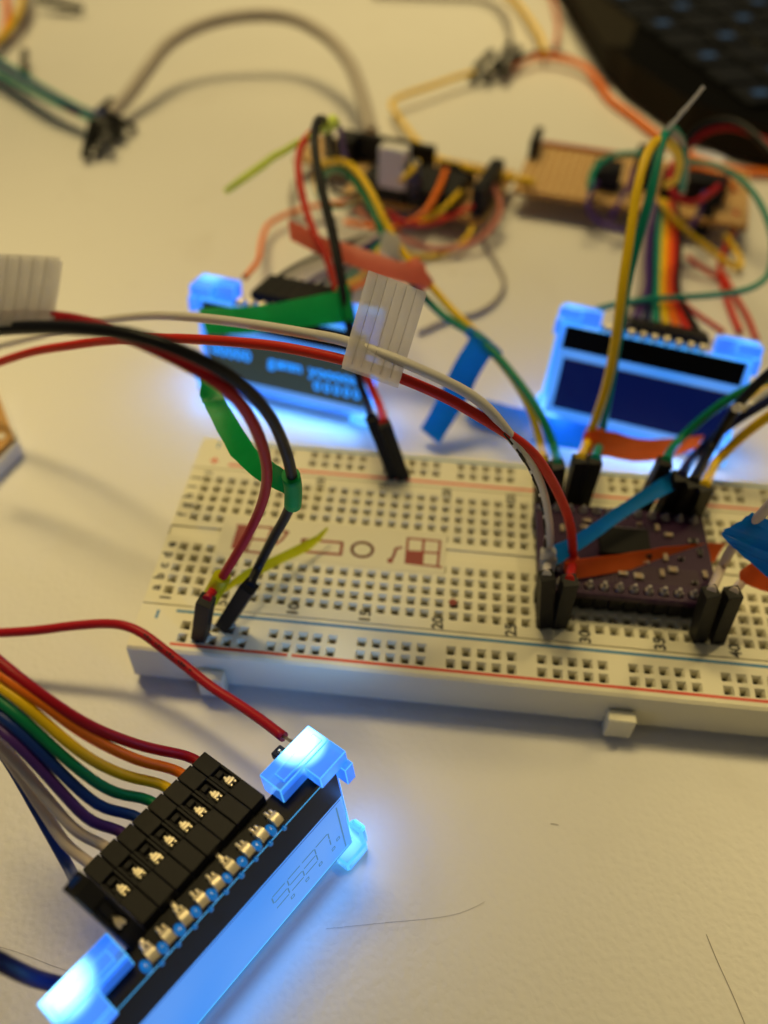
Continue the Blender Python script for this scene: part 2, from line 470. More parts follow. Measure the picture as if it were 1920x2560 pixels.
for y, ch in zip(ROWS, 'abcdefghij'): printed('row_letter', ch, 2.6, 0.15, y + .2)
for c in [1] + list(range(5, 50, 5)):
    printed('column_number', str(c), 2.7, c * 2.54, -15.75)
    printed('column_number', str(c), 2.3, c * 2.54, 15.95)
# sticker with the marker drawing
bm = bmesh.new()
box(bm, COV0 * 2.54, COV1 * 2.54 + 1.3, -4.95, 5.0, 0.035, 0.10)
st = build('sticker', bm, mat('sticker_paper', (0.66, 0.62, 0.44), 0.5, vary=0.05, vscale=3), bb)
bm = bmesh.new()
def stroke(pts, w=0.27, z=0.105):
    q = [Vector((x, y, z)) for x, y in pts]
    for a, b in zip(q, q[1:]):
        t = (b - a).normalized(); n = Vector((-t.y, t.x, 0)) * w
        e = t * w * 0.6
        vs = [bm.verts.new(p) for p in (a - e + n, a - e - n, b + e - n, b + e + n)]
        bm.faces.new(vs[::1])
def fill(x0, x1, y0, y1, z=0.112):
    bm.faces.new([bm.verts.new(p) for p in ((x0, y0, z), (x1, y0, z), (x1, y1, z), (x0, y1, z))])
def done(nm='marker_symbol'):
    global bm
    for f in bm.faces:
        f.normal_update()
        if f.normal.z < 0: f.normal_flip()
    build(nm, bm, marker, bb); bm = bmesh.new()
fill(11.4, 13.9, -3.4, 2.4)
stroke([(11.4, 2.5), (18.1, 2.6), (17.5, -3.8), (13.2, -3.7)]); stroke([(14.8, 2.5), (14.3, -3.8)]); stroke([(11.6, -0.7), (17.7, -0.6)])
done()
stroke([(20.0, 2.0), (21.2, 1.9), (20.4, -0.2), (19.4, -1.4)], 0.3)
done()
stroke([(24.5, -2.55), (31.9, -2.45), (31.8, 0.45), (24.3, 0.35), (24.5, -2.55)], 0.30)
done()
import math as _m
stroke([(35.75 + 1.95 * _m.cos(a * _m.pi / 12), -0.8 + 1.75 * _m.sin(a * _m.pi / 12)) for a in range(25)], 0.3)
done()
stroke([(43.0, 0.6), (42.0, 0.2), (41.8, -1.2), (41.5, -2.3), (40.9, -2.9)], 0.28); fill(40.7, 41.7, -3.4, -2.3)
done()
stroke([(44.0, 3.0), (50.1, 3.0), (50.0, -3.2)], 0.24); stroke([(44.0, 3.0), (44.1, -3.0), (50.7, -3.3)], 0.24)
stroke([(47.0, 3.0), (47.1, -3.1)], 0.24, 0.108); stroke([(44.0, -0.2), (50.0, 0.0)], 0.24, 0.109)
fill(44.1, 47.1, -3.0, -0.2)
done()
bm = bmesh.new()
cyl(bm, (53.2, -11.0, 0.01), (53.2, -11.0, 0.12), 0.8, 0.6, 12)
build('red_paint_spot', bm, marker, bb)

# ------------------------------------------------------------------ jumper connectors and wires
def conn_mesh(L=14.0):
    bm = bmesh.new()
    w = 1.22
    wy0, wy1 = 4.1, L - 2.8
    def sec(y): return y * 1.0
    box(bm, -w, w, 0, L, 0, 1.75, bev=0.06)
    box(bm, -w, w, 0.0, 3.4, 1.751, 2.50, bev=0.09)
    box(bm, -w, w, L - 4.3, L, 1.751, 2.46, bev=0.09)
    box(bm, -w, -0.86, 3.42, L - 4.32, 1.751, 2.44, bev=0.04)
    box(bm, 0.86, w, 3.42, L - 4.32, 1.751, 2.44, bev=0.04)
    box(bm, -0.52, 0.60, 3.75, L - 6.9, 1.751, 2.36, bev=0.10)
    box(bm, 0.66, 0.82, 3.75, L - 6.0, 1.751, 2.30, bev=0.03)
    return bm
def latch_mesh(L=14.0):
    bm = bmesh.new()
    y = L - 5.9
    box(bm, -0.42, 0.44, y, y + 0.42, 1.6, 2.45, bev=0.12, seg=2)
    box(bm, -0.55, 0.50, y + 0.5, y + 0.95, 1.6, 2.5, bev=0.14, seg=2)
    box(bm, -0.50, -0.2, y + 0.97, y + 1.35, 1.6, 2.35, bev=0.1, seg=2)
    box(bm, 0.12, 0.42, y + 0.97, y + 1.3, 1.6, 2.3, bev=0.1, seg=2)
    box(bm, -0.12, 0.22, y - 0.55, y - 0.03, 1.6, 2.25, bev=0.12, seg=2)
    bmesh.ops.transform(bm, matrix=Matrix.Translation((0, y + .4, 1.6)) @ Matrix.Diagonal((1.1, 1.0, 1.08, 1)) @ Matrix.Translation((0, -y - .4, -1.6)), verts=bm.verts)
    return bm
CM = {}
def connector(parent, back, front, up=(0, 0, 1), L=None, latch=True):
    """plug housing from the wire end 'back' to its pin end 'front' (board mm)"""
    back = Vector(back); front = Vector(front)
    Y = (front - back); Ln = round(Y.length, 1) if L is None else L
    Y.normalize()
    Zv = Vector(up); Zv = (Zv - Y * Zv.dot(Y)).normalized(); X = Y.cross(Zv)
    key = round(Ln * 2) / 2
    key = (key, latch)
    if key not in CM:
        key, latch = key
        a = build('connector', conn_mesh(key), blackp, parent, local=True)
        autosmooth(a)
        b = None
        if latch: b = build('latch', latch_mesh(key), gold, a, local=True); autosmooth(b, 60)
        CM[(key, latch)] = (a.data, b.data if b else None)
    else:
        a = bpy.data.objects.new('connector', CM[key][0]); scene.collection.objects.link(a); a.parent = parent
        b = None
        if latch: b = bpy.data.objects.new('latch', CM[key][1]); scene.collection.objects.link(b); b.parent = a
    M = Matrix((X, Y, Zv)).transposed().to_4x4()
    M.translation = Wm(back - Zv * 1.25)
    if b: b.matrix_local = Matrix.Translation((random.uniform(-.08, .08) * S, random.uniform(-.15, .15) * S, random.uniform(-.12, .03) * S)) @ Matrix.Rotation(random.uniform(-.02, .02), 4, 'Z') @ Matrix.Diagonal((random.uniform(.85, 1.12), 1, 1, 1))
    a.matrix_local = parent.matrix_world.inverted() @ M
    return a

TABLE = -9.5
def jumper(label, pts, m, r=0.74, conns=(), group=None, name='jumper_wire', cat='wire', n=12, flat=1.0):
    pts = [Vector(p) for p in pts]
    zmin = TABLE + r
    lo = pts[0]
    t = thing(name, (lo.x, lo.y, max(lo.z - r, TABLE)), label, cat, group)
    bm = bmesh.new()
    tube(bm, pts, r, n, zmin=zmin, flat=flat)
    build('insulation', bm, m, t)
    for c in conns: connector(t, *c)
    return t

def plug(base, x, y, L=14.0):
    """plug standing on the board: returns (wire end, base)"""
    B = Vector(base)
    return on_ray(B, x, y, L), B

# wires that stand on the breadboard ------------------------------------------------
up_cam = -FWD
b1, f1 = plug(h(501, 1590, Z0), 515, 1500, 13)
jumper('dark red jumper wire plugged in the front rail, leaving from under the black one',
       [b1, d(541, 1467, 136), d(563, 1431, 133), d(613, 1349, 128), d(647, 1281, 124), d(664, 1225, 119), d(667, 1170, 112), d(655, 1112, 105), d(629, 1051, 99), d(586, 990, 94), d(521, 940, 91), d(434, 893, 90), d(320, 842, 91), d(217, 806, 93), d(134, 793, 95), d(0, 792, 98), d(-120, 815, 104)],
       W_RED, conns=[(b1, f1, FWD, None, False)], r=0.76)
b1, f1 = plug(h(560, 1563, Z0), 624, 1465, 14)
jumper('thick black jumper wire arching over from the left edge to the front rail',
       [b1, d(642, 1425, 137), d(683, 1345, 131), d(715, 1290, 126), d(731, 1245, 121), d(728, 1180, 113), d(708, 1110, 106), d(675, 1040, 99), d(620, 975, 94), d(545, 920, 90), d(450, 875, 87), d(340, 838, 87), d(217, 822, 89), d(100, 818, 92), d(0, 822, 95), d(-120, 840, 100)],
       W_BLACK, conns=[(b1, f1, FWD, None, False)], r=0.78)
b1, f1 = plug(h(1360, 1558, Z0), 1367, 1438, 14)
jumper('white jumper wire with a black printed line, running from the left edge over the board',
       [b1, d(1369, 1397, 146), d(1373, 1339, 141), d(1367, 1277, 134), d(1350, 1209, 127), d(1313, 1138, 121), d(1265, 1077, 118), d(1222, 1021, 116), d(1150, 970, 115), d(1094, 944, 114), d(1008, 905, 114), d(930, 876, 116), d(856, 850, 118), d(780, 836, 121), d(694, 821, 124), d(564, 802, 130), d(477, 793, 134), d(391, 789, 139), d(304, 795, 146), d(195, 813, 155), d(87, 843, 166), d(0, 864, 172), d(-120, 905, 180)],
       W_WHITE, conns=[(b1, f1, FWD, None, False)], r=0.76)
wwire = [q for q in scene.collection.objects if q.get('label', '').startswith('white jumper wire with a black')][0]
ptsw = spline([d(1262, 1086, 116.9), d(1305, 1142, 119.9), d(1340, 1210, 125.8), d(1357, 1278, 132.8), d(1363, 1339, 139.8), d(1363, 1372, 143)], 0.5)
bm = bmesh.new()
for i, p in enumerate(ptsw[:-1]):
    if i % 13 in (5, 6): continue
    q = ptsw[i + 1]
    tdir = (q - p).normalized(); sd = tdir.cross(FWD).normalized()
    M = Matrix((tdir, sd, tdir.cross(sd))).transposed().to_4x4(); M.translation = p
    wv = 0.16 if i % 13 < 9 else 0.28
    box(bm, -.25, .25, -wv, wv * .8, -.03, .03, M)
build('printed_line', bm, ink_black, wwire)
b1, f1 = plug(h(1397, 1558, Z0), 1424, 1450, 14)
jumper('bright red jumper wire running beside the white one through the clear sleeve',
       [b1, d(1432, 1397, 146), d(1427, 1320, 138), d(1409, 1262, 131), d(1376, 1195, 126), d(1327, 1127, 121), d(1262, 1080, 118), d(1200, 1042, 117), d(1120, 996, 116), d(1003, 945, 116), d(930, 920, 117), d(847, 897, 119), d(770, 880, 121), d(694, 866, 123), d(521, 850, 128), d(391, 846, 133), d(260, 852, 139), d(174, 864, 144), d(87, 878, 149), d(0, 905, 155), d(-120, 950, 162)],
       W_RED2, conns=[(b1, f1, FWD, None, False)], r=0.78)
b1, f1 = plug(h(1744, 1592, Z0), 1778, 1478, 14)
jumper('upper beige jumper wire, from the left of two plugs right of the purple board',
       [b1, d(1805, 1416, 144), d(1832, 1368, 137), d(1872, 1320, 131), d(1925, 1262, 124), d(1990, 1190, 118)], W_BEIGE, conns=[(b1, f1, FWD, None, False)], r=0.8)
b1, f1 = plug(h(1788, 1595, Z0), 1834, 1480, 14)
jumper('lower beige jumper wire, from the right of two plugs right of the purple board',
       [b1, d(1872, 1436, 144), d(1922, 1387, 138), d(1990, 1320, 130)], W_BEIGE, conns=[(b1, f1, FWD, None, False)], r=0.74)

GB = 'wires plugged in behind the purple board'
b1, f1 = plug(h(1352, 1266, Z0), 1357, 1152, 14)
jumper('yellow jumper wire passing behind the green one, plugged in left of the orange tape',
       [b1, d(1352, 1110, 176), d(1338, 1055, 176), d(1317, 1005, 178), d(1285, 950, 180), d(1245, 898, 183), d(1205, 850, 185), d(1181, 822, 187), d(1152, 797, 188), d(1116, 760, 190), d(1080, 718, 191), d(1046, 682, 192), d(1018, 645, 193), d(989, 602, 194), d(960, 550, 195), d(931, 487, 197), d(902, 440, 200), d(868, 408, 206), d(830, 402, 214), d(800, 416, 224), d(792, 450, 235), d(800, 480, 246)],
       W_YELLOW, conns=[(b1, f1, FWD, None, False)], r=0.89, group=GB)
b1, f1 = plug(h(1382, 1268, Z0), 1394, 1160, 14)
jumper('green jumper wire curving over the standing blue tape, plugged in left of the orange tape',
       [b1, d(1385, 1120, 172), d(1366, 1065, 172), d(1330, 1002, 174), d(1287, 942, 177), d(1243, 890, 180), d(1200, 848, 183), d(1165, 824, 186), d(1116, 796, 188), d(1076, 759, 190), d(1040, 722, 191), d(1004, 675, 193), d(975, 628, 194), d(958, 590, 195), d(944, 552, 196), d(916, 496, 199), d(888, 454, 203), d(856, 426, 210), d(820, 428, 220), d(805, 446, 232)],
       W_GREEN, conns=[(b1, f1, FWD, None, False)], r=0.89, group=GB)
b1, f1 = plug(h(1420, 1262, Z0), 1450, 1146, 14)
jumper('tall yellow jumper wire standing up in front of the right display',
       [b1, d(1472, 1095, 174), d(1492, 1040, 171), d(1515, 969, 168), d(1533, 882, 165), d(1547, 787, 162), d(1558, 700, 160), d(1575, 590, 159), d(1592, 478, 159), d(1611, 402, 160), d(1634, 358, 163), d(1662, 352, 169), d(1688, 372, 177), d(1700, 410, 187), d(1692, 446, 198), d(1668, 462, 212)],
       W_YELLOW, conns=[(b1, f1, FWD, None, False)], r=0.94, group=GB)
b1, f1 = plug(h(1452, 1266, Z0), 1488, 1148, 14)
jumper('teal jumper wire standing up behind the tall yellow one',
       [b1, d(1502, 1095, 178), d(1512, 1040, 175), d(1532, 930, 171), d(1552, 810, 168), d(1570, 700, 166), d(1595, 600, 164), d(1621, 508, 163), d(1640, 419, 163), d(1655, 352, 165), d(1676, 322, 170), d(1703, 350, 178), d(1708, 410, 188), d(1706, 470, 202)],
       W_TEAL, conns=[(b1, f1, FWD, None, False)], r=0.91, group=GB)
b1, f1 = plug(h(1600, 1282, Z0), 1664, 1152, 15)
jumper('dark green jumper wire crossing the right display to the right edge',
       [b1, d(1699, 1100, 174), d(1764, 1040, 171), d(1829, 993, 168), d(1894, 960, 166), d(1960, 930, 164)], W_GREEN, conns=[(b1, f1, FWD, None, False)], r=0.91, group=GB)
b1, f1 = plug(h(1648, 1290, Z0), 1702, 1190, 14)
jumper('navy jumper wire between the dark green and the black one',
       [b1, d(1742, 1134, 172), d(1786, 1092, 169), d(1850, 1045, 166), d(1930, 998, 163), d(2000, 960, 160)], W_NAVY, conns=[(b1, f1, FWD, None, False)], r=0.96, group=GB)
b1, f1 = plug(h(1685, 1300, Z0), 1733, 1205, 14)
jumper('black jumper wire bending steeply up to the right edge',
       [b1, d(1782, 1112, 168), d(1825, 1040, 163), d(1868, 985, 159), d(1925, 932, 155), d(2000, 870, 150)], W_BLACK, conns=[(b1, f1, FWD, None, False)], r=0.98, group=GB)
b1, f1 = plug(h(1722, 1310, Z0), 1762, 1215, 14)
jumper('yellow jumper wire at the right edge, lowest of its bundle',
       [b1, d(1795, 1150, 168), d(1842, 1102, 165), d(1894, 1060, 162), d(1960, 1015, 158)], W_YELLOW, conns=[(b1, f1, FWD, None, False)], r=0.98, group=GB)
jumper('beige wire running off the right edge between the navy and the yellow wire',
       [h(1840, 1020, 30), d(1880, 1010, 171), d(1930, 975, 168), d(2000, 940, 166)], W_WHITE, r=0.84, group=GB)
jumper('yellow wire seen behind the black one at the right edge',
       [d(1830, 1030, 180), d(1870, 1008, 177), d(1925, 968, 173), d(2000, 925, 170)], W_YELLOW, r=0.90, group=GB)

GR = 'wires of the tall loop behind the board'
b1, f1 = plug(h(985, 1190, Z0), 928, 1045, 14)
jumper('glossy black jumper wire of the tall loop above the green tape',
       [b1, d(915, 1000, 178), d(893, 940, 176), d(882, 870, 175), d(870, 803, 175), d(861, 745, 175), d(845, 666, 176), d(827, 575, 178), d(805, 485, 180), d(790, 402, 182), d(784, 340, 184), d(792, 302, 188), d(806, 296, 194), d(822, 314, 203), d(826, 360, 214), d(828, 390, 226)],
       W_BLACK, conns=[(b1, f1, FWD, None, False)], r=0.86, group=GR)
b2, f2 = plug(h(1008, 1192, Z0), 960, 1058, 14)
jumper('second black jumper wire running tight along the tall loop',
       [d(905, 960, 178), d(888, 880, 177), d(878, 803, 177), d(868, 745, 177), d(853, 666, 178), d(836, 575, 180), d(813, 485, 182), d(795, 402, 184), d(791, 340, 187), d(800, 306, 191), d(812, 303, 197)],
       W_BLACK, r=0.60, group=GR)
jumper('red jumper wire of the tall loop, left of the black one',
       [b2, d(946, 1008, 180), d(921, 951, 180), d(900, 880, 181), d(880, 800, 182), d(852, 745, 184), d(834, 702, 186), d(819, 648, 188), d(787, 586, 190), d(765, 525, 192), d(749, 455, 194), d(745, 400, 196), d(755, 360, 198), d(776, 334, 200), d(800, 318, 204)],
       W_RED2, conns=[(b2, f2, FWD, None, False)], r=0.91, group=GR)
jumper('thin purple and white wire dropping from the top of the tall loop',
       [d(840, 306, 200), d(852, 330, 208), d(858, 370, 220), d(866, 400, 235)], W_PURPLE, r=0.72, group=GR)
jumper('dark wire dropping from the yellow tape to the brown perforated board',
       [d(812, 322, 208), d(815, 355, 216), d(818, 395, 228)], W_BLACK, r=0.66, group=GR)

# ------------------------------------------------------------------ coloured tape flags
def ribbon(label, L, R, m, name='tape_flag', cat='tape', thick=0.12, group=None, wraps=(), sub=10, lin=False):
    """strip of film between two edge polylines (board mm)"""
    cen = (Vector(L[-1]) + Vector(R[-1])) / 2
    t = thing(name, cen, label, cat, group)
    def res(P, n):
        P = [Vector(p) for p in P]
        if len(P) == 2: return [P[0].lerp(P[1], k / n) for k in range(n + 1)]
        if lin:
            out = []
            for k in range(n + 1):
                x = k / n * (len(P) - 1); a = min(int(x), len(P) - 2); out.append(P[a].lerp(P[a + 1], x - a))
            return out
        q = spline(P, 0.8)
        return [q[min(len(q) - 1, int(round(k * (len(q) - 1) / n)))] for k in range(n + 1)]
    n = max(8, sub)
    A = res(L, n); B = res(R, n)
    bm = bmesh.new()
    T = []; U = []
    nw = 4
    for i in range(n + 1):
        jv = Vector((random.uniform(-1, 1), random.uniform(-1, 1), random.uniform(-1, 1))) * (0.13 if 0 < i < n else 0)
        a, b = A[i] + jv, B[i] + jv * random.uniform(-1, 1)
        tt = (A[min(i + 1, n)] - A[max(i - 1, 0)])
        nr = tt.cross(b - a)
        nr = nr.normalized() if nr.length > 1e-6 else Vector((0, 0, 1))
        T.append([bm.verts.new(a.lerp(b, k / nw) + nr * (thick / 2 + 0.18 * math.sin(k / nw * math.pi))) for k in range(nw + 1)])
        U.append([bm.verts.new(a.lerp(b, k / nw) - nr * (thick / 2 - 0.18 * math.sin(k / nw * math.pi))) for k in range(nw + 1)])
    for i in range(n):
        for k in range(nw):
            bm.faces.new((T[i][k], T[i][k + 1], T[i + 1][k + 1], T[i + 1][k])); bm.faces.new((U[i][k], U[i + 1][k], U[i + 1][k + 1], U[i][k + 1]))
        bm.faces.new((T[i][0], T[i + 1][0], U[i + 1][0], U[i][0])); bm.faces.new((T[i][nw], U[i][nw], U[i + 1][nw], T[i + 1][nw]))
    for k in range(nw):
        bm.faces.new((T[0][k], U[0][k], U[0][k + 1], T[0][k + 1])); bm.faces.new((T[n][k], T[n][k + 1], U[n][k + 1], U[n][k]))
    build('film', bm, m, t, smooth=False)
    autosmooth(t.children[0], 50)
    for (pts, r, fl) in wraps:
        bm = bmesh.new(); tube(bm, pts, r, 14, flat=fl)
        build('wrap', bm, m, t)
    return t
T_GREEN = film('film_green', (0.0, 0.50, 0.12), 0.9)
T_BLUE = film('film_blue', (0.0, 0.33, 0.88), 0.92)
T_ORANGE = film('film_orange', (0.98, 0.20, 0.03), 0.88)
T_CORAL = film('film_coral', (1.0, 0.27, 0.16), 0.88)
T_YELLOW = film('film_yellow', (0.70, 0.72, 0.01), 0.75)
T_LIME = mat('film_lime', (0.80, 0.95, 0.12), 0.35)
T_CLEAR = film('film_clear', (0.66, 0.64, 0.62), 0.58, 0.35)
T_CLEARW = film('film_white', (0.80, 0.79, 0.74), 0.7, 0.3)
T_RIB = film('film_rib', (0.62, 0.60, 0.57), 0.6, 0.3)

ribbon('bright green tape flag pointing left from the black wires of the tall loop',
       [d(872, 722, 177), d(800, 736, 176), d(690, 758, 174), d(600, 766, 172), d(495, 771, 170)],
       [d(874, 806, 176), d(800, 813, 175), d(700, 825, 173), d(610, 833, 171), d(517, 834, 169)], T_GREEN,
       wraps=[([d(856, 718, 176), d(866, 765, 175.5), d(876, 808, 175)], 1.35, 1.0)])
ribbon('long green tape flag folded once, stuck round the thick black wire',
       [d(750, 1262, 122), d(706, 1232, 120), d(630, 1190, 122), d(576, 1140, 126), d(512, 1018, 132), d(501, 990, 133), d(505, 935, 134)],
       [d(735, 1195, 117), d(700, 1168, 118), d(665, 1145, 121), d(634, 1116, 125), d(580, 1030, 131), d(562, 1000, 133), d(555, 975, 134)], T_GREEN,
       wraps=[([d(727, 1188, 114), d(734, 1222, 118), d(732, 1262, 122)], 1.3, 1.0)], sub=24, lin=True)
ribbon('yellow tape flag trailing right from the dark red wire over the board',
       [d(528, 1498, 140), d(560, 1468, 141), d(600, 1435, 143), d(645, 1412, 146), d(720, 1373, 150), d(780, 1345, 153), d(818, 1317, 155)],
       [d(548, 1492, 140), d(575, 1472, 141), d(612, 1455, 143), d(660, 1430, 146), d(735, 1395, 150), d(785, 1368, 153), d(822, 1322, 155)], T_YELLOW,
       wraps=[([d(556, 1440, 134), d(540, 1470, 136), d(522, 1502, 138.5)], 1.45, 1.0)])
ribbon('lime green tape strip sticking out left from the top of the tall loop',
       [d(820, 308, 196), d(775, 332, 198), d(700, 372, 202), d(620, 425, 207), d(558, 474, 211)],
       [d(826, 318, 196), d(781, 346, 198), d(706, 390, 202), d(628, 446, 207), d(568, 486, 211)], T_LIME,
       wraps=[([d(806, 322, 198), d(822, 310, 198), d(838, 302, 199)], 1.6, 0.9)])
ribbon('coral tape flag stretched across behind the black wires of the tall loop',
       [d(1062, 660, 187), d(1005, 655, 188), d(940, 632, 189), d(860, 606, 190), d(805, 594, 190), d(770, 572, 191), d(720, 549, 192)],
       [d(1072, 716, 186), d(1015, 708, 187), d(930, 684, 188), d(850, 653, 189), d(808, 640, 190), d(770, 622, 191), d(727, 600, 192)], T_CORAL,
       wraps=[([d(1028, 655, 189.5), d(1045, 685, 189), d(1066, 716, 188.5)], 2.0, 0.85)])
ribbon('clear white tape collar holding the yellow and green wires together above the coral tape',
       [d(958, 575, 193), d(952, 600, 193), d(948, 640, 192)], [d(1000, 590, 192), d(1002, 612, 192), d(990, 655, 192)], T_CLEARW, name='tape_collar')
ribbon('blue tape flag hanging down from the green wire behind the board',
       [d(1178, 836, 183), d(1140, 900, 184), d(1100, 985, 186), d(1051, 1072, 188)],
       [d(1244, 866, 180), d(1205, 925, 182), d(1160, 1010, 184), d(1098, 1111, 186)], T_BLUE,
       wraps=[([d(1170, 827, 185), d(1205, 850, 184), d(1244, 888, 181)], 1.25, 1.0)])
ribbon('wide blue tape flag lying behind the board below the right display',
       [d(1215, 1000, 196), d(1300, 1022, 194), d(1380, 1042, 192), d(1480, 1066, 180)],
       [d(1160, 1046, 194), d(1250, 1085, 192), d(1350, 1110, 189), d(1460, 1128, 179)], T_BLUE)
ribbon('orange red tape flag round the foot of the tall yellow wire, below the right display',
       [d(1462, 1078, 172), d(1512, 1076, 171), d(1590, 1095, 174), d(1680, 1096, 178), d(1760, 1088, 182)],
       [d(1445, 1142, 173), d(1504, 1140, 172), d(1590, 1155, 174), d(1690, 1140, 177), d(1745, 1118, 180)], T_ORANGE,
       wraps=[([d(1490, 1072, 174), d(1478, 1110, 175), d(1466, 1142, 176)], 2.0, 0.9)])
ribbon('long blue tape flag rising right from the white wire over the purple board',
       [d(1350, 1392, 143), d(1387, 1362, 144), d(1428, 1343, 145), d(1530, 1276, 148), d(1610, 1222, 151), d(1690, 1170, 154)],
       [d(1364, 1428, 143), d(1390, 1414, 144), d(1486, 1350, 146), d(1583, 1281, 149), d(1640, 1250, 151), d(1694, 1220, 153)], T_BLUE)
ribbon('translucent white tape round the foot of the white wire',
       [d(1352, 1385, 142), d(1350, 1400, 143), d(1354, 1428, 144)], [d(1388, 1385, 142), d(1392, 1400, 143), d(1384, 1430, 144)], T_CLEARW, name='tape_collar',
       wraps=[([d(1371, 1378, 143), d(1369, 1402, 145), d(1367, 1430, 147)], 1.35, 1.0)])
ribbon('long orange tape flag stretched over the purple board to the beige wires',
       [d(1412, 1408, 143), d(1470, 1394, 144), d(1535, 1387, 146), d(1675, 1367, 149), d(1745, 1360, 151), d(1814, 1359, 153)],
       [d(1414, 1450, 144), d(1475, 1442, 145), d(1530, 1431, 146), d(1650, 1417, 149), d(1720, 1411, 151), d(1786, 1405, 153)], T_ORANGE,
       wraps=[([d(1431, 1400, 145), d(1428, 1425, 147), d(1424, 1448, 149)], 1.25, 1.0)])
ribbon('crumpled blue tape at the right edge round the beige wire',
       [d(1880, 1281, 128), d(1842, 1308, 130), d(1804, 1334, 132), d(1843, 1376, 132), d(1885, 1412, 131)],
       [d(1990, 1330, 124), d(1985, 1360, 126), d(1980, 1400, 127), d(1975, 1440, 128), d(1970, 1480, 128)], T_BLUE, sub=24)
ribbon('orange tape at the right edge below the crumpled blue tape',
       [d(1850, 1428, 138), d(1885, 1405, 138), d(1990, 1420, 138)],
       [d(1852, 1455, 139), d(1900, 1474, 139), d(1990, 1500, 139)], T_ORANGE)
ribbon('thin clear strip pointing up right from the top of the tall yellow wire',
       [d(1660, 322, 163), d(1700, 280, 161), d(1757, 212, 158)],
       [d(1670, 330, 163), d(1709, 286, 161), d(1763, 219, 158)], film('film_clear_edge', (0.78, 0.78, 0.80), 0.75), name='clear_strip', cat='tape')
# clear ribbed sleeves folded over wire pairs
def sleeve(label, TL, TR, BR, BL, lit):
    t = thing('clear_sleeve', (Vector(BL) + Vector(BR)) / 2, label, 'tape')
    TL, TR, BR, BL = [Vector(p) for p in (TL, TR, BR, BL)]
    bm = bmesh.new()
    n = 48; mrows = 14
    nr = (TR - TL).cross(BL - TL).normalized()
    if nr.dot(FWD) > 0: nr = -nr
    for side in (1, -1):
        G = []
        for j in range(mrows + 1):
            row = []
            for i in range(n + 1):
                u = i / n; v = j / mrows
                p = TL.lerp(TR, u).lerp(BL.lerp(BR, u), v)
                bul = 1.0 + 0.5 * math.exp(-((v - 0.82) / 0.12) ** 2)
                row.append(bm.verts.new(p + nr * (side * (0.35 * bul + 0.035 * abs(math.sin(u * math.pi * 6))) + 0.12 * math.sin(3 * u + 5 * v))))
            G.append(row)
        for j in range(mrows):
            for i in range(n):
                q = (G[j][i], G[j][i + 1], G[j + 1][i + 1], G[j + 1][i])
                f = bm.faces.new(q if side < 0 else q[::-1]); f.smooth = True
    build('film', bm, T_CLEAR, t)
    bm = bmesh.new()
    for k in range(1, 6):
        u = k / 6
        a = TL.lerp(TR, u); b = BL.lerp(BR, u)
        tube(bm, [a.lerp(b, 0.02) + nr * .5, a.lerp(b, .5) + nr * .55, a.lerp(b, 0.98) + nr * .9], 0.05, 6)
    build('rib', bm, T_RIB, t)
    return t
sleeve('clear ribbed plastic sleeve wrapped round the white and bright red wires',
       d(921, 680, 122), d(1066, 736, 121), d(995, 968, 113), d(854, 916, 114.5), 1)
sleeve('clear ribbed plastic sleeve at the left edge round the dark red and black wires',
       d(-40, 640, 99), d(154, 648, 98), d(128, 818, 92.5), d(-50, 822, 94), 1)
# short crossing ridges where the front sleeve is pressed onto the wires

# ------------------------------------------------------------------ purple controller board
MCX0, MCX1 = 67.4, 98.4
pb = thing('controller_board', (83, 0, 0), 'purple microcontroller board with solder joints, plugged across the middle of the breadboard', 'circuit board')
bm = bmesh.new(); box(bm, MCX0, MCX1, -10.6, 10.4, 4.0, 5.4, bev=0.15)
pcbm = mat('purple_solder_mask', (0.030, 0.008, 0.034), 0.35, spec=0.3, coat=0.0, vary=0.5, vscale=9, bump=0.25, bscale=30)
build('circuit_plate', bm, pcbm, pb)
for y in (-8.89, 8.89):
    bm = bmesh.new()
    for k in range(12):
        x = 27 * 2.54 + k * 2.54
        box(bm, x - 1.24, x + 1.24, y - 1.24, y + 1.24, 0.6, 3.98, bev=0.2)
        box(bm, x - .3, x + .3, y - .3, y + .3, -3, 0.59)
    build('pin_header', bm, blackp, pb)
solder = mat('solder', (0.42, 0.39, 0.36), 0.3, metal=1.0, vary=0.2, vscale=30)
for y in (-8.89, 8.89):
    for k in range(12):
        x = 27 * 2.54 + k * 2.54
        bm = bmesh.new()
        cyl(bm, (x, y, 5.41), (x, y, 6.0), 1.0, 0.6, 14); cyl(bm, (x, y, 6.0), (x + random.uniform(-.08, .08), y, 6.9), 0.5, 0.3, 10)
        build('solder_joint', bm, solder, pb)
for nm, a in (('chip', (78.5, 87.5, -1.8, 4.6, 5.42, 6.6)),):
    bm = bmesh.new(); box(bm, *a, bev=0.12)
    for k in range(12):
        box(bm, a[0] + .4 + k * .72, a[0] + .7 + k * .72, a[2] - 0.9, a[2] - 0.02, 5.42, 5.7, mi=1)
        box(bm, a[0] + .4 + k * .72, a[0] + .7 + k * .72, a[3] + 0.02, a[3] + .9, 5.42, 5.7, mi=1)
    build(nm, bm, [mat('chip_black', (0.010, 0.010, 0.009), 0.7, spec=0.15), tin], pb)
comp_c = mat('tan_component', (0.30, 0.22, 0.14), 0.5); 
used = []
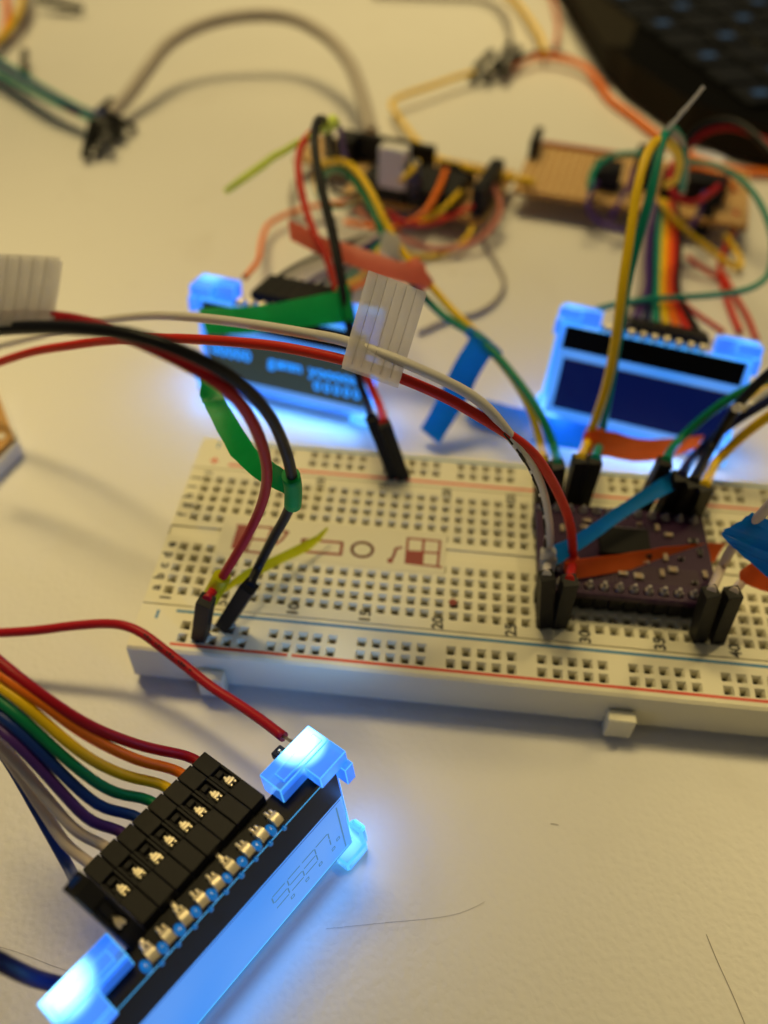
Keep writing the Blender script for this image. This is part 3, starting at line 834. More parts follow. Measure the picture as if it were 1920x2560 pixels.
for k in range(60):
    x = random.choice([random.uniform(69.5, 77), random.uniform(89, 97), random.uniform(76, 90)]); y = random.choice([random.uniform(-6.3, -3.4), random.uniform(-2, 6.3)]) if not 76.5 < x < 89.5 else random.choice([random.uniform(-6.6, -4.0), random.uniform(6.0, 6.8)])
    if any(abs(x - a) < 1.9 and abs(y - b) < 1.7 for a, b in used): continue
    used.append((x, y)); bm = bmesh.new()
    L = random.choice([(1.6, .8), (.8, 1.6), (1.7, 1.2), (1.0, .5)])
    box(bm, x - L[0] * .3, x + L[0] * .3, y - L[1] / 2, y + L[1] / 2, 5.41, 6.0, bev=.05)
    box(bm, x - L[0] * .5, x - L[0] * .3 - .01, y - L[1] / 2, y + L[1] / 2, 5.41, 6.0, mi=1, bev=.05); box(bm, x + L[0] * .3 + .01, x + L[0] * .5, y - L[1] / 2, y + L[1] / 2, 5.41, 6.0, mi=1, bev=.05)
    build('surface_component', bm, [comp_c if k % 3 else blackp, solder], pb)
bm = bmesh.new()
for k in range(9):
    yy = -6.9 + k * .42
    box(bm, 84 + k * .25, 95.5, yy, yy + .16, 5.405, 5.43)
for k in range(7):
    box(bm, 77.5 + k * .7, 77.75 + k * .7, -7.6, -3.2, 5.405, 5.435)
build('copper_traces', bm, mat('trace', (0.07, 0.045, 0.05), 0.3, metal=0.4), pb)

# ------------------------------------------------------------------ lit display modules
def guide_material(spots, name, base=(0.035, 0.22, 0.95), strength=0.66):
    m = bpy.data.materials.new(name); m.use_nodes = True
    nt = m.node_tree; N = nt.nodes.new; L = nt.links.new
    b = nt.nodes['Principled BSDF']
    b.inputs['Base Color'].default_value = (0.16, 0.40, 0.85, 1)
    b.inputs['Roughness'].default_value = 0.12
    b.inputs['Transmission Weight'].default_value = 0.4
    b.inputs['IOR'].default_value = 1.35
    tc = N('ShaderNodeTexCoord')
    no = N('ShaderNodeTexNoise'); no.inputs['Scale'].default_value = 7; no.inputs['Detail'].default_value = 3; no.inputs['Distortion'].default_value = 1.0
    L(tc.outputs['Object'], no.inputs['Vector'])
    cr = N('ShaderNodeValToRGB')
    cr.color_ramp.elements[0].position = 0.30; cr.color_ramp.elements[0].color = (base[0] * .45, base[1] * .55, base[2] * .75, 1)
    cr.color_ramp.elements[1].position = 0.72; cr.color_ramp.elements[1].color = (base[0] * 1.5, base[1] * 1.25, base[2], 1)
    L(no.outputs['Fac'], cr.inputs[0])
    col = cr.outputs[0]; tot = None
    for (x, y, z, rad, st) in spots:
        vs = N('ShaderNodeVectorMath'); vs.operation = 'DISTANCE'; vs.inputs[1].default_value = (x * S, y * S, z * S)
        L(tc.outputs['Object'], vs.inputs[0])
        mr = N('ShaderNodeMapRange'); mr.interpolation_type = 'SMOOTHSTEP'
        mr.inputs['From Min'].default_value = rad * S * 0.25; mr.inputs['From Max'].default_value = rad * S; mr.inputs['To Min'].default_value = st; mr.inputs['To Max'].default_value = 0
        L(vs.outputs['Value'], mr.inputs['Value'])
        if tot is None: tot = mr.outputs[0]
        else:
            ad = N('ShaderNodeMath'); ad.operation = 'ADD'; L(tot, ad.inputs[0]); L(mr.outputs[0], ad.inputs[1]); tot = ad.outputs[0]
    sc = N('ShaderNodeVectorMath'); sc.operation = 'SCALE'; sc.inputs[0].default_value = (0.40, 0.95, 1.0)
    L(tot, sc.inputs['Scale'])
    ad = N('ShaderNodeVectorMath'); ad.operation = 'ADD'; L(col, ad.inputs[0]); L(sc.outputs[0], ad.inputs[1])
    L(ad.outputs[0], b.inputs['Emission Color']); b.inputs['Emission Strength'].default_value = strength
    return m
rim = mat('lit_edge', (0.1, 0.3, 0.4), 0.2, emis=(0.09, 0.50, 1.0), estr=1.05)
lit_panel = mat('lit_panel', (0.02, 0.05, 0.10), 0.4, emis=(0.075, 0.31, 0.90), estr=0.93, coat=0.0)
nt_ = lit_panel.node_tree; tc_ = nt_.nodes.new('ShaderNodeTexCoord'); n_ = nt_.nodes.new('ShaderNodeTexNoise'); n_.inputs['Scale'].default_value = 5; n_.inputs['Detail'].default_value = 1
r_ = nt_.nodes.new('ShaderNodeValToRGB'); r_.color_ramp.elements[0].position = .3; r_.color_ramp.elements[0].color = (0.035, 0.26, 0.88, 1); r_.color_ramp.elements[1].position = .7; r_.color_ramp.elements[1].color = (0.12, 0.34, 0.90, 1)
nt_.links.new(tc_.outputs['Object'], n_.inputs['Vector']); nt_.links.new(n_.outputs['Fac'], r_.inputs[0]); nt_.links.new(r_.outputs[0], nt_.nodes['Principled BSDF'].inputs['Emission Color'])
black_glass = mat('black_bezel', (0.001, 0.001, 0.0015), 0.35, spec=0.12)
gap_blue = mat('panel_line', (0.01, 0.02, 0.04), 0.3, emis=(0.01, 0.10, 0.42), estr=1)
gap_dark = mat('segment_dark', (0.02, 0.05, 0.06), 0.4, emis=(0.05, 0.16, 0.30), estr=1)
seg_lit = mat('segment_lit', (0.02, 0.05, 0.06), 0.4, emis=(0.005, 0.27, 1.0), estr=1.25)
navy_screen = mat('navy_screen', (0.001, 0.0015, 0.006), 0.4, emis=(0.001, 0.005, 0.06), estr=0.8, spec=0.2, coat=0.0)
olive_screen = mat('olive_screen', (0.030, 0.034, 0.026), 0.45, spec=0.2, emis=(0.022, 0.033, 0.026), estr=0.9, coat=0.0)
blue_gloss = mat('molten_blue_plastic', (0.01, 0.10, 0.22), 0.08, emis=(0.0, 0.12, 0.42), estr=0.8, coat=1.0)
rim_line = mat('tan_line', (0.3, 0.24, 0.14), 0.4)

LEDS = {'near': [(44.5, 7.5, 1.5, 0.15), (41.5, 30.5, -8.5, 0.08)],
        'right': [(-2.5, 7, 2, 0.2), (45, 7, 2, 0.2)],
        'left': [(-2.5, 8, 1, .25), (45.5, 8, 1, .25)]}
STRIP = {'near': 0.1, 'right': 0.55, 'left': 0.4}
def module(label, x, y, heading, tilt, z0, kind, Wd=42.6, spot_gain=1.0):
    c, s = math.cos(heading), math.sin(heading)
    u = Vector((c, s, 0)); nh = Vector((s, -c, 0))
    v = (-nh * math.sin(tilt) + Vector((0, 0, math.cos(tilt)))); n = u.cross(v)
    Rm = Matrix((u, -n, v)).transposed()       # local x = along, y = towards the back, z = up the panel
    t = thing('display_module', (x, y, z0), label, 'display', 'lit blue display modules standing on the table', rot=Rm)
    gm = guide_material([(40.2, 4.2, 26.5, 4.4, 4.2 * spot_gain), (2.4, 4.2, 26.5, 4.4, 3.6 * spot_gain), (1.5, 1, 2.5, 5.0, .8), (41.2, 1, 2.0, 5.0, .8)], 'light_guide_' + kind)
    bm = bmesh.new()
    box(bm, 0.0, Wd, 0.35, 3.6, 0.6, 22.8, bev=0.3, bmi=1)
    build('light_guide', bm, [gm, rim], t, local=True)
    # top corner clips: back block plus front hook
    for sgn in (1, -1):
        X = (lambda q: q) if sgn > 0 else (lambda q: Wd - q)
        bm = bmesh.new()
        def bx(a, b, *r, **k):
            p, q = X(a), X(b)
            box(bm, min(p, q), max(p, q), *r, **k)
        bx(33.6, 43.0, 1.3, 5.2, 22.85, 26.6, bev=0.13, bmi=1)
        bx(34.8, 42.2, 1.7, 3.4, 26.62, 27.1, bev=0.08, bmi=1)
        bx(37.9, 43.0, -1.7, 1.28, 24.2, 26.6, bev=0.12, bmi=1)
        bx(41.6, 43.2, -2.4, 0.3, 20.6, 24.18, bev=0.11, bmi=1)
        build('corner_clip', bm, [gm, rim], t, local=True)
        bm = bmesh.new()
        p, q = X(38.2), X(42.9)
        box(bm, min(p, q), max(p, q), -2.3, 0.33, 0.0, 2.2, bev=0.35, bmi=1)
        p, q = X(41.9), X(43.3)
        box(bm, min(p, q), max(p, q), -2.3, 0.33, 2.22, 6.5, bev=0.45, bmi=1)
        build('bottom_foot', bm, [gm, rim], t, local=True)
    bm = bmesh.new(); box(bm, 1.4, 41.4, -0.55, 0.33, 2.4, 22.7, bev=0.08, bmi=1)
    build('glass', bm, [lit_panel, rim], t, local=True)
    bm = bmesh.new(); box(bm, 1.9 if kind != 'near' else 1.41, 40.9 if kind != 'near' else 41.39, -0.60, -0.555, 16.2 if kind == 'near' else 17.6, 22.65)
    if kind == 'near': box(bm, 1.5, 41.3, -0.54, 3.5, 22.82, 23.6)
    build('bezel', bm, black_glass, t, local=True)
    bm = bmesh.new()
    if kind == 'near':
        mats = [gap_blue, gap_dark, rim]
        box(bm, 1.8, 41.0, -0.585, -0.56, 15.55, 15.75)
        box(bm, 39.9, 40.15, -0.585, -0.56, 3.4, 14.8, mi=1)
        box(bm, 1.8, 40.6, -0.60, -0.56, 3.0, 3.13, mi=2)
        box(bm, 1.8, 40.9, -0.60, -0.56, 2.62, 2.78, mi=1)
        sn = build('screen', bm, mats, t, local=True)
        # four seven-segment digits with their points
        bm = bmesh.new()
        seg = {'5': 'afgcd', '3': 'abgcd', '7': 'abc'}
        def digit(ch, cx, cz, w=1.35, hh=1.75):
            T = 0.10
            S7 = {'a': (cx - w, cx + w, cz + 2 * hh - T, cz + 2 * hh + T), 'g': (cx - w, cx + w, cz + hh - T, cz + hh + T), 'd': (cx - w, cx + w, cz - T, cz + T),
                  'f': (cx - w - T, cx - w + T, cz + hh, cz + 2 * hh), 'b': (cx + w - T, cx + w + T, cz + hh, cz + 2 * hh), 'c': (cx + w - T, cx + w + T, cz, cz + hh), 'e': (cx - w - T, cx - w + T, cz, cz + hh)}
            for k in seg[ch]:
                a = S7[k]
                box(bm, a[0] + .16, a[1] - .16, -0.59, -0.56, a[2] + (.14 if a[3] - a[2] > .5 else 0), a[3] - (.14 if a[3] - a[2] > .5 else 0)) if a[1] - a[0] > .5 else box(bm, a[0], a[1], -0.59, -0.56, a[2] + .16, a[3] - .16)
        def dot(cx, cz, q=0.30):
            T = .07
            box(bm, cx - q, cx + q, -0.59, -0.56, cz + q - T, cz + q + T); box(bm, cx - q, cx + q, -0.59, -0.56, cz - q - T, cz - q + T)
            box(bm, cx - q - T, cx - q + T, -0.595, -0.565, cz - q, cz + q); box(bm, cx + q - T, cx + q + T, -0.595, -0.565, cz - q, cz + q)
        for ch, cx in zip('5537', (27.6, 30.6, 33.4, 36.2)):
            digit(ch, cx, 7.8); dot(cx + 1.6, 6.3)
        dot(39.0, 7.4)
        build('digits', bm, gap_dark, sn, local=True)
    elif kind == 'right':
        box(bm, 3.0, 40.2, -0.60, -0.56, 4.0, 15.4)
        sn = build('screen', bm, navy_screen, t, local=True)
        bm = bmesh.new(); box(bm, 3.0, 40.2, -0.61, -0.565, 15.42, 15.62); box(bm, 40.22, 40.4, -0.61, -0.565, 4.0, 15.6)
        build('border_line', bm, rim_line, sn, local=True)
    else:
        box(bm, 2.4, 41.0, -0.60, -0.56, 4.2, 15.6)
        sn = build('screen', bm, olive_screen, t, local=True)
        RX = Matrix.Rotation(math.pi / 2, 4, 'X')
        def ch(s_, x0, z0_, dx, size):
            for i, c_ in enumerate(s_):
                if c_ != ' ':
                    bm = bmesh.new(); text_bm(bm, c_, size, Matrix.Translation((x0 + i * dx, -0.62, z0_)) @ RX, 0.015)
                    build('character', bm, seg_lit, sn, local=True)
        ch('00000  gamm yooooa', 4.2, 11.0, 2.02, 3.9)
        ch('00000', 29.6, 7.3, 2.4, 3.6)
    # contact clips gripping the top edge, and glossy beads between them
    for k in range(9):
        px = 31.2 - 2.54 * k
        bm = bmesh.new()
        cyl(bm, (px - .62, 0.55, 23.7), (px + .62, 0.55, 23.7), 0.92, n=20)
        box(bm, px - .55, px - .1, 1.2, 2.15, 24.05, 24.5, bev=.12)
        box(bm, px + .12, px + .55, 1.2, 1.95, 23.9, 24.35, bev=.12)
        box(bm, px - .3, px + .3, 2.0, 3.6, 23.1, 23.55, bev=.05)
        bmesh.ops.transform(bm, matrix=Matrix.Translation((px, .6, 23.7)) @ Matrix.Rotation(random.uniform(-.09, .09), 4, 'Y') @ Matrix.Rotation(random.uniform(-.1, .1), 4, 'Z') @ Matrix.Rotation(random.uniform(-.12, .12), 4, 'X') @ Matrix.Translation((-px + random.uniform(-.06, .06), -.6, -23.7 + random.uniform(-.08, .08))), verts=bm.verts)
        o = build('contact_clip', bm, gold, t, local=True); autosmooth(o, 50)
        bm = bmesh.new()
        bmesh.ops.create_uvsphere(bm, u_segments=14, v_segments=8, radius=1.0)
        bmesh.ops.scale(bm, vec=(random.uniform(.5, .68), random.uniform(.8, 1.0), random.uniform(.5, .75)), verts=bm.verts); bmesh.ops.translate(bm, vec=(px - 1.27, 0.1, 23.5), verts=bm.verts)
        r2 = bmesh.ops.create_uvsphere(bm, u_segments=12, v_segments=8, radius=random.uniform(.3, .46))
        bmesh.ops.translate(bm, vec=(px + 0.15, -0.75, 22.9), verts=r2['verts'])
        o = build('adhesive_bead', bm, blue_gloss, t, smooth=True, local=True)
    def led(nm, a, b, nn, watts, col=(0.05, 0.28, 1.0)):
        ld = bpy.data.lights.new(nm, 'POINT'); ld.energy = watts; ld.color = col; ld.shadow_soft_size = 0.0
        o = bpy.data.objects.new(nm, ld); scene.collection.objects.link(o); o.parent = t; o.location = (a * S, -nn * S, b * S)
    ld = bpy.data.lights.new('backlight_strip', 'AREA'); ld.shape = 'RECTANGLE'; ld.size = 38 * S; ld.size_y = 1.6 * S
    ld.energy = STRIP[kind]; ld.color = (0.10, 0.36, 1.0); ld.spread = math.radians(160)
    o = bpy.data.objects.new('backlight_strip', ld); scene.collection.objects.link(o); o.parent = t
    o.location = (21.3 * S, -2.6 * S, 3.0 * S)
    o.rotation_euler = (math.radians(-52), 0, 0)     # faces down and away from the screen
    for (a, b, nn, wv) in LEDS[kind]: led('backlight_spill', a, b, nn, wv)
    def P(a, b, nn): return Vector((x, y, z0)) + u * a + v * b + n * nn
    return t, P, v, n, u

near, NP, Nv, Nn, Nu = module('display module with a bright blue panel, standing at the bottom left, plugs behind it', 17.54, -86.82, 0.99, 0.14, -9.5, 'near', 42.6, 1.0)
rgt, RP, Rv, Rn, Ru = module('right display module with a plain dark navy screen, standing behind the breadboard', 70.5, 51.6, -0.24, 0.44, -9.2, 'right', 42.6, 0.12)
lft, LP, Lv, Ln, Lu = module('left display module with blue characters on a grey screen, behind the green tape', -9.6, 54.1, -0.21, 0.14, -9.2, 'left', 42.6, 0.22)
ld = bpy.data.lights.new('backlight_spill', 'SPOT'); ld.energy = 1.5; ld.color = (0.20, 0.48, 1.0); ld.spot_size = math.radians(120); ld.spot_blend = 0.8; ld.shadow_soft_size = 0.0  # added spot, throws blue light onto the breadboard's front wall
o = bpy.data.objects.new('backlight_spill', ld); scene.collection.objects.link(o); o.parent = near
o.location = (45.0 * S, 4.0 * S, 24.0 * S)
o.rotation_euler = (near.matrix_world.to_3x3().inverted() @ Vector((-0.3, 1, 0.05))).to_track_quat('-Z', 'Y').to_euler()
# the small header stub left on the near module
bm = bmesh.new(); box(bm, 37.4, 39.2, 5.6, 7.4, 23.4, 24.7, bev=.15); box(bm, 38.05, 38.55, 6.2, 6.7, 24.72, 25.2, mi=1, bev=.1)
build('pin_stub', bm, [blackp, gold], near, local=True)

# ------------------------------------------------------------------ eight plugs on the near module and their wires
GN = 'rainbow wires plugged into the near display'
ends = [
 ('red wire at the top of the rainbow wires plugged into the near display', W_RED, [(445, 1888, 113.5), (380, 1872, 111), (300, 1847, 107), (211, 1808, 103), (140, 1762, 101), (70, 1712, 100), (0, 1655, 101), (-90, 1580, 104)]),
 ('orange wire of the rainbow wires plugged into the near display', W_ORANGE, [(415, 1930, 112), (350, 1903, 109), (280, 1872, 106), (200, 1828, 103), (130, 1776, 101), (65, 1727, 100), (0, 1685, 101), (-90, 1615, 104)]),
 ('yellow wire of the rainbow wires plugged into the near display', W_YELLOW, [(384, 1962, 110.5), (320, 1942, 108), (250, 1912, 105), (180, 1865, 102), (115, 1808, 101), (55, 1755, 100), (0, 1716, 101), (-90, 1650, 104)]),
 ('green wire of the rainbow wires plugged into the near display', W_GREEN, [(352, 2010, 109.5), (290, 1985, 107), (225, 1946, 104), (160, 1893, 102), (100, 1838, 101), (45, 1787, 100), (0, 1752, 101), (-90, 1690, 104)]),
 ('blue wire of the rainbow wires, between the green and the purple one', W_BLUE, [(318, 2055, 108.5), (262, 2025, 106), (200, 1977, 104), (140, 1918, 102), (85, 1862, 101), (35, 1815, 100), (0, 1786, 101), (-90, 1722, 104)]),
 ('purple wire of the rainbow wires plugged into the near display', W_PURPLE, [(282, 2095, 107), (232, 2060, 105), (175, 2003, 103.5), (120, 1942, 102), (70, 1888, 101), (25, 1845, 100), (0, 1822, 101), (-90, 1755, 104)]),
 ('beige wire next to the purple one, plugged into the near display', W_BEIGE, [(250, 2138, 105.5), (200, 2088, 104.5), (150, 2035, 104), (100, 1975, 103), (55, 1920, 103), (15, 1878, 103), (-20, 1845, 104), (-90, 1780, 106)]),
 ('beige wire plugged into the last plug, right of the lone blue wire', W_BEIGE, [(215, 2180, 104.5), (175, 2125, 105), (130, 2060, 105.5), (85, 1990, 106), (45, 1930, 107), (5, 1875, 108), (-30, 1835, 109), (-90, 1770, 111)]),
]
for k, (lab, m_, pts) in enumerate(ends):
    uc = 31.2 - 2.54 * k
    jit = (0.0, .05, -.04, .06, 0, -.05, .05, 0)[k]
    front = NP(uc + 0.05, 23.75 + jit, -3.2); back = NP(uc - .25 - 0.02 * k, 23.7 + jit - .1, -14.9)
    P_ = [back + (front - back).normalized() * 1.0, back - (front - back).normalized() * 1.4] + [d(*p) for p in pts[1:]]
    jumper(lab, P_, m_, r=0.70, conns=[(back, front, Nv)], group=GN)
fr = NP(10.9, 22.2, -3.6); bk = on_ray(fr, 190, 2208, 13)
jumper('lone blue wire left of the beige wires, its black plug hanging lowest',
       [bk, d(170, 2165, 109), d(125, 2085, 110), d(75, 1995, 111), d(35, 1925, 112), d(-5, 1865, 113), d(-60, 1790, 115)], W_BLUE, r=0.72, conns=[(bk, fr, Nn * .3 + Nv)], group=GN)
jumper('thick dark blue wire with a brown end at the bottom left corner',
       [d(182, 2466, 101), d(150, 2462, 99), d(90, 2447, 95), d(30, 2420, 91), d(-30, 2388, 89), d(-90, 2350, 88)], mat('wire_deep_blue', (0.003, 0.004, 0.055), 0.5, spec=0.2), r=0.95, group=None)
bm = bmesh.new(); tube(bm, [d(212, 2462, 103), d(182, 2466, 100.9)], 0.85, 12)
o = bpy.data.objects['jumper_wire'] if False else None
tcore = [q for q in scene.collection.objects if q.get('label', '').startswith('thick dark blue wire')][0]
build('copper_end', bm, mat('brown_copper', (0.20, 0.07, 0.03), 0.45, metal=0.5), tcore)

# red wire with a bare tinned end
endp = NP(38.5, 25.2, -5.2)
rw = jumper('thick red wire with a bare metal end soldered to the bottom left display',
       [d(710, 1843, 124), d(654, 1800, 127), d(591, 1757, 130), d(527, 1717, 132), d(464, 1665, 134), d(401, 1617, 135), d(359, 1584, 136), d(312, 1563, 137), d(253, 1559, 139), d(169, 1566, 140), d(84, 1577, 141), d(0, 1582, 142), d(-90, 1586, 143)], W_RED, r=0.80)
bm = bmesh.new()
A_ = d(706, 1840, 124); B_ = d(772, 1878, 118)
for k in range(3):
    o3 = Vector((0.16 * math.cos(k * 2.1), 0.16 * math.sin(k * 2.1), 0.1 * k - .1))
    tube(bm, [A_ + o3, A_.lerp(B_, .5) + o3 * 1.1, B_ + o3], 0.15, 8)
build('bare_strand', bm, tin, rw)
bm = bmesh.new()
pq = [d(480 + 30 * k, 1680 + 20 * k, 133) for k in range(2)]
# printed marks on the red insulation
ptsr = spline([d(359, 1584, 134.9), d(401, 1617, 133.9), d(464, 1665, 132.9), d(500, 1693, 132.2)], 0.55)
for i, p in enumerate(ptsr[:-1]):
    if i % 4 != 3 and (i < 17 or i > 24):
        q = ptsr[i + 1]
        tdir = (q - p).normalized(); sd = tdir.cross(FWD).normalized()
        c0 = p + (q - p) * .5
        M = Matrix((tdir, sd, tdir.cross(sd))).transposed().to_4x4(); M.translation = c0
        box(bm, -.17, .17, -.22, .22 if i % 2 else .1, -.02, .02, M)
build('printed_marks', bm, ink_black, rw)

# ------------------------------------------------------------------ perforated boards
def perf_material(name, col, dark):
    m = bpy.data.materials.new(name); m.use_nodes = True
    nt = m.node_tree; N = nt.nodes.new; L = nt.links.new
    b = nt.nodes['Principled BSDF']; b.inputs['Roughness'].default_value = 0.4
    tc = N('ShaderNodeTexCoord')
    mp = N('ShaderNodeMapping'); mp.inputs['Scale'].default_value = (1 / (2.54 * S),) * 3; L(tc.outputs['Object'], mp.inputs['Vector'])
    fr = N('ShaderNodeVectorMath'); fr.operation = 'FRACTION'; L(mp.outputs[0], fr.inputs[0])
    sp = N('ShaderNodeSeparateXYZ'); L(fr.outputs[0], sp.inputs[0])
    cb = N('ShaderNodeCombineXYZ'); L(sp.outputs[0], cb.inputs[0]); L(sp.outputs[1], cb.inputs[1])
    ds = N('ShaderNodeVectorMath'); ds.operation = 'DISTANCE'; ds.inputs[1].default_value = (.5, .5, 0); L(cb.outputs[0], ds.inputs[0])
    cr = N('ShaderNodeValToRGB'); cr.color_ramp.interpolation = 'CONSTANT'
    cr.color_ramp.elements[0].color = (*dark, 1); cr.color_ramp.elements[1].position = 0.16; cr.color_ramp.elements[1].color = (0.9, 0.66, 0.34, 1)
    e = cr.color_ramp.elements.new(0.36); e.color = (*col, 1)
    L(ds.outputs['Value'], cr.inputs[0]); L(cr.outputs[0], b.inputs['Base Color'])
    return m
perf_m = perf_material('perfboard_golden', (0.36, 0.165, 0.018), (0.03, 0.012, 0.004))
perf_edge = mat('perf_edge', (0.45, 0.22, 0.03), 0.5, vary=.1)
def perf(label, x, y, ang, w, dp, z=-3.0, notch=False):
    t = thing('perforated_board', (x, y, -9.5), label, 'circuit board', rot=Matrix.Rotation(ang, 3, 'Z'))
    bm = bmesh.new()
    if notch: box(bm, 0, 24, -20, 0, z + 9.5 - 1.6, z + 9.5, mi=1); box(bm, 24, w, -dp, 0, z + 9.5 - 1.6, z + 9.5, mi=1)
    else: box(bm, 0, w, -dp, 0, z + 9.5 - 1.6, z + 9.5, mi=1, bev=.05)
    for f in bm.faces:
        f.normal_update()
        if abs(f.normal.z) > .9: f.material_index = 0
    build('plate', bm, [perf_m, perf_edge], t, local=True)
    return t
pl = perf('left brown perforated board crowded with black parts, under the tangle of wires', -1.5, 185, -0.27, 70, 36, notch=True)
def part(p, nm, a, m_, bev=.3, **k):
    bm = bmesh.new(); box(bm, *a, bev=bev); o = build(nm, bm, m_, p, local=True); autosmooth(o); return o
H = 6.52
part(pl, 'pin_header', (20, 46, -13.5, -11, H, H + 8.5), blackp)
part(pl, 'pin_header', (48, 60, -15, -12.5, H, H + 5), blackp)
part(pl, 'relay', (45, 60, -36, -20, H, H + 6), blackp)
part(pl, 'pin_header', (64.5, 68.5, -34, -12, H, H + 8.5), blackp)
part(pl, 'pin_header', (14, 20, -19, -10, H, H + 8), blackp)
part(pl, 'socket', (30, 44, -36, -26, H, H + 6), blackp)
part(pl, 'white_connector', (36.5, 45.0, -37.5, -33, H + 5, H + 17), mat('white_nylon', (0.72, 0.70, 0.66), 0.5))
bm = bmesh.new(); cyl(bm, (47.5, -33.5, H + 2), (46, -36, H + 13), 2.6, n=20)
build('capacitor', bm, mat('capacitor_sleeve', (0.05, 0.05, 0.08), 0.3), pl, local=True)
pr_ = perf('right brown perforated board with bare hole rows, in front of the laptop', 71.8, 186, -0.20, 70, 36, -1.5)
H = 8.02
part(pr_, 'pin_header', (0.3, 2.8, -14, -2, H, H + 6), blackp)
part(pr_, 'pin_header', (34, 40, -22, -6, H, H + 7), blackp)
part(pr_, 'socket', (43, 62, -27, -20, H, H + 7), blackp)
part(pr_, 'relay', (22, 31, -28, -19, H, H + 6), blackp)
part(pr_, 'red_terminal_strip', (3.2, 30, -2.3, -0.4, H, H + 1.0), mat('red_print', (0.40, 0.08, 0.02), 0.5), .1)
bm = bmesh.new(); cyl(bm, (58, -33.5, H - 6), (57, -31, H + 6), 2.4, n=20)
build('capacitor', bm, blackp, pr_, local=True)
# small board corner at the left edge
t = thing('small_perforated_board', (-60, 30, -9.5), 'golden perforated board corner on a white base at the left edge', 'circuit board')
A1, A2, A3 = h(-6, 985, 5), h(34, 1092, 5), h(-6, 1132, 5)
bm = bmesh.new()
o1 = A2; e1 = (A1 - A2).normalized(); e2 = (A3 - A2).normalized()
M = Matrix.Translation((0, 0, 0))
def prism(bm, poly, z0, z1):
    a = [bm.verts.new((p.x, p.y, z0)) for p in poly]; b = [bm.verts.new((p.x, p.y, z1)) for p in poly]
    bm.faces.new(a[::-1]); bm.faces.new(b)
    for k in range(len(a)): bm.faces.new((a[k], a[(k + 1) % len(a)], b[(k + 1) % len(a)], b[k]))
    bmesh.ops.recalc_face_normals(bm, faces=bm.faces)
prism(bm, [A2, A2 + e1 * 22, A2 + e1 * 22 + e2 * 26, A2 + e2 * 26], -5.6, -4.4)
build('plate', bm, perf_edge, t)
bm = bmesh.new()
off = Vector((0.8, -0.2, 0))
prism(bm, [A2 + off, A2 + e1 * 22 + off, A2 + e1 * 22 + e2 * 26, A2 + e2 * 26 + off], -9.45, -5.65)
build('base', bm, mat('white_base', (0.75, 0.73, 0.68), 0.5), t)
bm = bmesh.new(); q = A2 + (e1 + e2) * 3.2
cyl(bm, (q.x, q.y, -4.38), (q.x, q.y, -4.2), 0.9, n=14)
build('plated_hole', bm, tin, t)

# ------------------------------------------------------------------ background wires
GT = 'tangled wires on the left perforated board'
jumper('long grey wire arching over the table at the top left', [h(276, 290, 4), h(324, 236, 7), h(370, 172, 11), h(428, 105, 15), h(509, 62, 18), h(613, 40, 20), h(718, 44, 20), h(804, 84, 19), h(868, 150, 17), h(903, 235, 14), h(928, 335, 10)], mat('cable_grey', (0.46, 0.41, 0.35), 0.5, spec=0.2), r=2.5)
jumper('orange wire looping down to the left display', [h(612, 694, 18), h(645, 652, 12), h(655, 600, 6), h(673, 560, 4), h(723, 533, 4), h(800, 512, 5), h(862, 506, 8)], W_ORANGE, r=.75, group=GT)
jumper('red wire curving from the right end of the left perforated board', [h(1216, 470, 12), h(1190, 508, 10), h(1134, 538, 8), h(1062, 562, 7), h(1007, 556, 7), h(966, 530, 9)], W_RED2, r=.8, group=GT)
jumper('pink wire making the widest loop below the left perforated board', [h(1232, 462, 12), h(1252, 520, 8), h(1217, 583, 5), h(1152, 618, 3), h(1080, 622, 3), h(1015, 600, 4), h(968, 575, 8)], W_PINK, r=.8, group=GT)
jumper('yellow wire loop nearest the right display, below the left perforated board', [h(1188, 555, 5), h(1163, 601, 3), h(1105, 637, 1.5), h(1044, 641, 1.5), h(1000, 630, 4)], W_YELLOW, r=.75, group=GT)
jumper('orange wire dropping from the middle of the left perforated board', [h(1115, 425, 14), h(1092, 481, 14), h(1062, 530, 12), h(1025, 556, 10), h(982, 568, 8), h(924, 566, 6), h(863, 555, 4)], W_ORANGE, r=.85, group=GT)
jumper('thin grey wire with a wide bend right of the sleeve', [h(1206, 597, 2), h(1242, 659, 1), h(1261, 706, 1), h(1240, 752, 1), h(1188, 785, 1), h(1120, 800, 1), h(1047, 832, 1)], W_GREY, r=.7, group=GT)
jumper('grey wire loop at the left end of the left perforated board', [h(735, 455, 3), h(727, 505, 3), h(745, 545, 3), h(800, 560, 4), h(850, 548, 5)], W_GREY, r=.7, group=GT)
jumper('dark wire ring below the yellow and green bend', [h(820, 450, 14), h(835, 480, 14), h(870, 492, 14), h(900, 478, 14), h(900, 440, 16)], W_BLACK, r=.7, group=GT)
jumper('crimson wire under the black relay of the left perforated board', [h(968, 530, 14), h(985, 552, 12), h(1010, 562, 11), h(1045, 558, 11)], W_RED, r=.75, group=GT)
jumper('short yellow wire beside the white connector', [h(1000, 455, 18), h(1025, 430, 20), h(1045, 405, 16)], W_YELLOW, r=.8, group=GT)
jumper('dark navy wire beneath the relay of the left perforated board', [h(1085, 505, 6), h(1050, 530, 8), h(1010, 540, 8), h(975, 570, 6)], W_NAVY, r=.8, group=GT)
jumper('yellow ochre wire among the parts of the left perforated board', [h(1150, 480, 12), h(1110, 520, 12), h(1075, 545, 9), h(1040, 560, 6)], W_YELLOW, r=.7, group=GT)
jumper('green wire rising at the left end of the left perforated board', [h(790, 470, 6), h(810, 510, 6), h(850, 520, 6), h(890, 505, 8)], W_GREEN, r=.6, group=GT)
